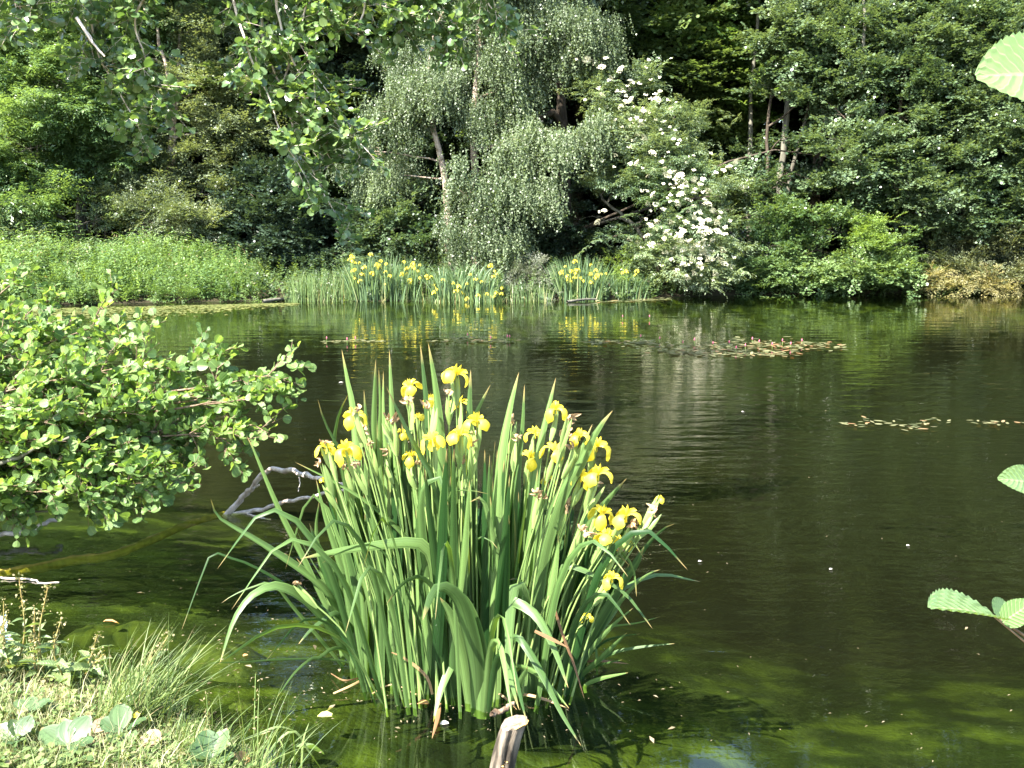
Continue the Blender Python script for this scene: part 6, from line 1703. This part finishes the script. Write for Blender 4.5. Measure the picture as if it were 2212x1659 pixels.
# dock plants
def dock(label, u, v, vtop, seed, lean=0.0, name='dock_plant', ls=.06, nst=2):
    q = np.random.default_rng(seed); c = gr(u, v, .06); c[2] = ground_z(c[0], c[1])
    t = thing(name, label, 'dock', tuple(c)); H_ = at(u, vtop, c[1])[2] - c[2]
    sm = MB(); lm = MB(); sdm = MB()
    for s_ in range(nst):
        e = c + np.array([q.normal() * .05 + lean, q.normal() * .03, H_ * (1 - .25 * s_)])
        P = catmull([c + q.normal(size=3) * .01 * [1, 1, 0], (c + e) / 2 + q.normal(size=3) * .015, e], 14)
        tube(sm, P, np.linspace(.0042, .0018, 14), 5)
        nl = 9; O, D, Nn, S_ = [], [], [], []
        for k_ in range(nl):
            tt = .08 + .75 * k_ / nl; p = P[int(tt * 13)]; a = k_ * 2.4 + q.uniform(-.4, .4)
            d = nrm(np.array([math.cos(a), math.sin(a) * .9, q.uniform(.1, .9)])); n_ = np.array([0, 0, 1.0]) + q.normal(size=3) * .3; n_ = nrm(n_ - d * (n_ @ d))
            O.append(p); D.append(d); Nn.append(n_); S_.append(ls * q.uniform(.8, 1.5) * (1.25 - tt * .9))
        stamp_leaves(lm, 'dock', np.array(O), np.array(D), np.array(Nn), np.array(S_), q.uniform(.2, 1, nl))
        O = P[9 + q.integers(0, 5, 60)] + q.normal(size=(60, 3)) * [.008, .008, .012]
        D = nrm(q.normal(size=(60, 3))); Nn = nrm(np.cross(D, q.normal(size=(60, 3))))
        stamp_leaves(sdm, 'round', O, D, Nn, q.uniform(.005, .010, 60), q.uniform(.3, 1, 60))
    sm.build('stem', M['redstem'], t, True); lm.build('foliage', M['dock'], t, True); sdm.build('seed_head', M['seed'], t)
M['redstem'] = plain_mat('reddish_stem', (.30, .17, .07), (.24, .26, .07), .5, 0, 25)
dock('tallest dock with knobbly seed spike, nearest the picture edge', 30, 1465, 1245, 1201)
dock('dock with curled leaves and reddish stem between its two neighbours', 85, 1475, 1262, 1202, .04, nst=3)
dock('leafy dock bending towards the water beside the turf', 150, 1490, 1330, 1203, .06, ls=.09, nst=3)
dock('small dock sprouting from the tussock with twisted leaves', 300, 1530, 1375, 1204, .08, ls=.06)
dock('young dock with pale leaves at the edge of the frame', -15, 1490, 1330, 1205, .05, ls=.08)
# broad plantain rosettes
def plantain(label, u, v, leaves, seed, z=.05):
    q = np.random.default_rng(seed); c = gr(u, v, z); c[2] = ground_z(c[0], c[1]) + .035
    t = thing('plantain', label, 'plantain', tuple(c)); m = MB()
    for (du, dv, ln, rise) in leaves:
        e = gr(u + du, v + dv, z)
        d = nrm(np.array([e[0] - c[0], e[1] - c[1], rise * .28])); n_ = np.array([0, -.1, 1.0]) + q.normal(size=3) * .2; n_ = nrm(n_ - d * (n_ @ d))
        stamp_leaves(m, 'plantain', c[None], d[None], n_[None], np.array([ln * .66]), np.array([q.uniform(.1, .8)]))
    m.build('foliage', M['plantain'], t, True)
plantain('plantain with two upright veined leaves at the waterline corner', 455, 1672, [(-20, -78, .16, .9), (60, -50, .16, .55), (-60, -20, .13, .35), (10, -60, .12, .5), (90, -10, .11, .2), (-90, 30, .12, .2)], 1301)
plantain('plantain rosette with broad pale leaves under the buttercup', 265, 1620, [(0, -50, .15, .6), (70, -10, .13, .25), (-75, -20, .13, .3), (-30, 60, .14, .2), (60, 50, .12, .15)], 1302)
plantain('big flat plantain leaf cluster at the bottom edge of the turf', 150, 1668, [(60, -30, .15, .3), (-80, -20, .16, .25), (-10, -50, .13, .5), (0, 60, .13, .1), (110, 0, .12, .2)], 1303)
plantain('small plantain with ragged leaves in the bottom corner', 40, 1660, [(50, -30, .12, .3), (-60, -20, .12, .25), (0, -50, .11, .5), (-20, 40, .11, .2)], 1304)
plantain('low plantain half hidden in dry turf above the corner one', 70, 1590, [(60, -10, .10, .2), (-50, -10, .10, .2), (10, -40, .09, .3)], 1305)
# dead leaves on the turf
M['dry_leaf'] = plain_mat('dry_leaf', (.34, .24, .15), (.18, .12, .08), .7, .1, 40)
def dryleaf(label, u, v, s, a, shape='alder', mat='dry_leaf', z=.06, tilt=.25):
    p = gr(u, v, z); p[2] = ground_z(p[0], p[1]) + .025; m = MB()
    d = nrm(np.array([math.cos(a), math.sin(a), tilt])); n_ = nrm(np.array([.2, -.2, 1.0])); n_ = nrm(n_ - d * (n_ @ d))
    stamp_leaves(m, shape, p[None], d[None], n_[None], np.array([s]), np.array([.5])); tag(m.build('dead_leaf', M[mat], None, True), label, 'leaf')
dryleaf('crumpled grey-brown dead leaf on the turf beside the plantain rosette', 205, 1610, .06, 1.2)
dryleaf('curled brown dead leaf in the shade at the foot of the turf', 300, 1640, .07, .4)
dryleaf('pinkish dead leaf lying at the waterline corner beside the plantain', 505, 1652, .055, .9, 'alder', 'brown_leaf')
dryleaf('small tan dead leaf in the bottom corner of the bank', 25, 1625, .05, 2.1)
# buttercup and daisy
def small_flower(name, label, u, v, mat, n, R_, zc, seed, cat='flower', up=.3):
    q = np.random.default_rng(seed); p = gr(u, v, .13); g0 = ground_z(p[0], p[1])
    t = thing(name, label, cat, (p[0], p[1], g0)); m = MB()
    ax = nrm(np.array([q.normal() * .2, -.5, 1.0])); X_ = nrm(np.cross(ax, [1.0, .1, 0])); Y_ = np.cross(ax, X_)
    a = np.arange(n) / n * 6.283; D = X_ * np.cos(a)[:, None] + Y_ * np.sin(a)[:, None]; D = nrm(D + ax * up)
    Nn = nrm(ax - D * (D @ ax)[:, None]); stamp_leaves(m, 'round', np.tile(p, (n, 1)), D, Nn, np.full(n, R_), np.full(n, .5)); m.build('petals', M[mat], t, True)
    m = MB(); u_, v_ = np.meshgrid(np.arange(8) / 8 * 6.283, np.linspace(0, math.pi, 5), indexing='ij')
    m.add(p + zc * np.stack([np.cos(u_) * np.sin(v_), np.sin(u_) * np.sin(v_), np.cos(v_) * .6 + .3], 2).reshape(-1, 3), [(a_ * 5 + b_, ((a_ + 1) % 8) * 5 + b_, ((a_ + 1) % 8) * 5 + b_ + 1, a_ * 5 + b_ + 1) for a_ in range(8) for b_ in range(4)])
    m.build('flower_centre', M['yellow'], t, True)
    m = MB(); tube(m, [(p[0], p[1], g0 - .01), tuple(p)], .0013, 4, cap=False); m.build('stalk', M['stem'], t)
small_flower('buttercup', 'single shiny yellow buttercup on the bank near the tussock', 295, 1547, 'yellow', 5, .013, .004, 1, up=.6)
small_flower('daisy', 'white daisy beside the buttercup', 272, 1541, 'petal_white', 14, .014, .005, 2, up=.1)
small_flower('daisy', 'small white daisy on the turf above the buttercup', 278, 1508, 'petal_white', 12, .010, .004, 3, up=.1)
# scrap of plastic at the frame edge
m = MB(); c = gr(2, 1380, .1)
q = np.random.default_rng(3); nn = 14; s1, s2 = np.meshgrid(np.linspace(-1, 1, nn), np.linspace(-1, 1, nn), indexing='ij')
Vp = np.stack([c[0] + s1 * .030 + .006 * np.sin(s2 * 5), c[1] + .014 * np.sin(s1 * 4 + s2 * 3), c[2] + .045 + s2 * .052 + .006 * np.sin(s1 * 6)], 2).reshape(-1, 3)
a0 = np.array([(i * nn + j) for i in range(nn - 1) for j in range(nn - 1)])
m.add(Vp, np.stack([a0, a0 + 1, a0 + nn + 1, a0 + nn], 1))
tag(m.build('plastic_scrap', plain_mat('blue_white_plastic', (.80, .88, .92), (.30, .62, .85), .35, .2, 22), None, True), 'crumpled pale blue and white scrap of plastic snagged on the docks', 'litter')

# duckweed film at the far end on the side of the nettles
q = np.random.default_rng(77); n = 3000
U = q.uniform(60, 640, n); V_ = 655 + np.abs(q.normal(size=n)) * 9 * np.clip((640 - U) / 250, .3, 1.2) + (620 - U) * .022
P = np.array([gr(a, b, .004) for a, b in zip(U, V_)]); P = P[shore_dist(P[:, 0], P[:, 1]) < .1]; n = len(P)
a = q.uniform(0, 6.28, n); D = np.stack([np.cos(a), np.sin(a), np.zeros(n)], 1); Nn = np.tile([0, 0, 1.0], (n, 1))
m = MB(); stamp_leaves(m, 'round', P, D, Nn, q.uniform(.03, .11, n), q.uniform(0, .8, n))
M['duckweed'] = leaf_mat('duckweed', (.06, .08, .015), (.13, .14, .03), .1, .5, .4)
tag(m.build('duckweed', M['duckweed'], None), 'yellow-green duckweed film floating below the nettle bank', 'duckweed', kind='stuff')

# specks, bud scales and bits of stem floating about
q = np.random.default_rng(88); n = 900
U = np.concatenate([q.normal(1000, 240, 150), q.uniform(100, 2212, 260), q.normal(500, 140, 160)]); V_ = np.concatenate([q.normal(1500, 50, 150), q.uniform(800, 1650, 260), q.normal(1440, 80, 160)])
P = np.array([gr(a, b, .003) for a, b in zip(U, V_)]); P = P[(shore_dist(P[:, 0], P[:, 1]) < -.03) & (P[:, 1] > .8)]; n = len(P)
a = q.uniform(0, 6.28, n); D = nrm(np.stack([np.cos(a), np.sin(a), q.normal(size=n) * .1], 1)); Nn = nrm(np.array([0, 0, 1.0]) + q.normal(size=(n, 3)) * .2); Nn = nrm(Nn - D * np.sum(D * Nn, 1, keepdims=True))
m = MB(); stamp_leaves(m, 'lance', P, D, Nn, q.uniform(.004, .016, n) * np.where(q.random(n) < .08, 3, 1), q.uniform(0, 1, n))
tag(m.build('floating_debris', leaf_mat('debris', (.06, .05, .02), (.20, .17, .09), .1, .6, .3), None), 'tiny specks, scales and stalk bits floating on the water', 'debris', kind='stuff')
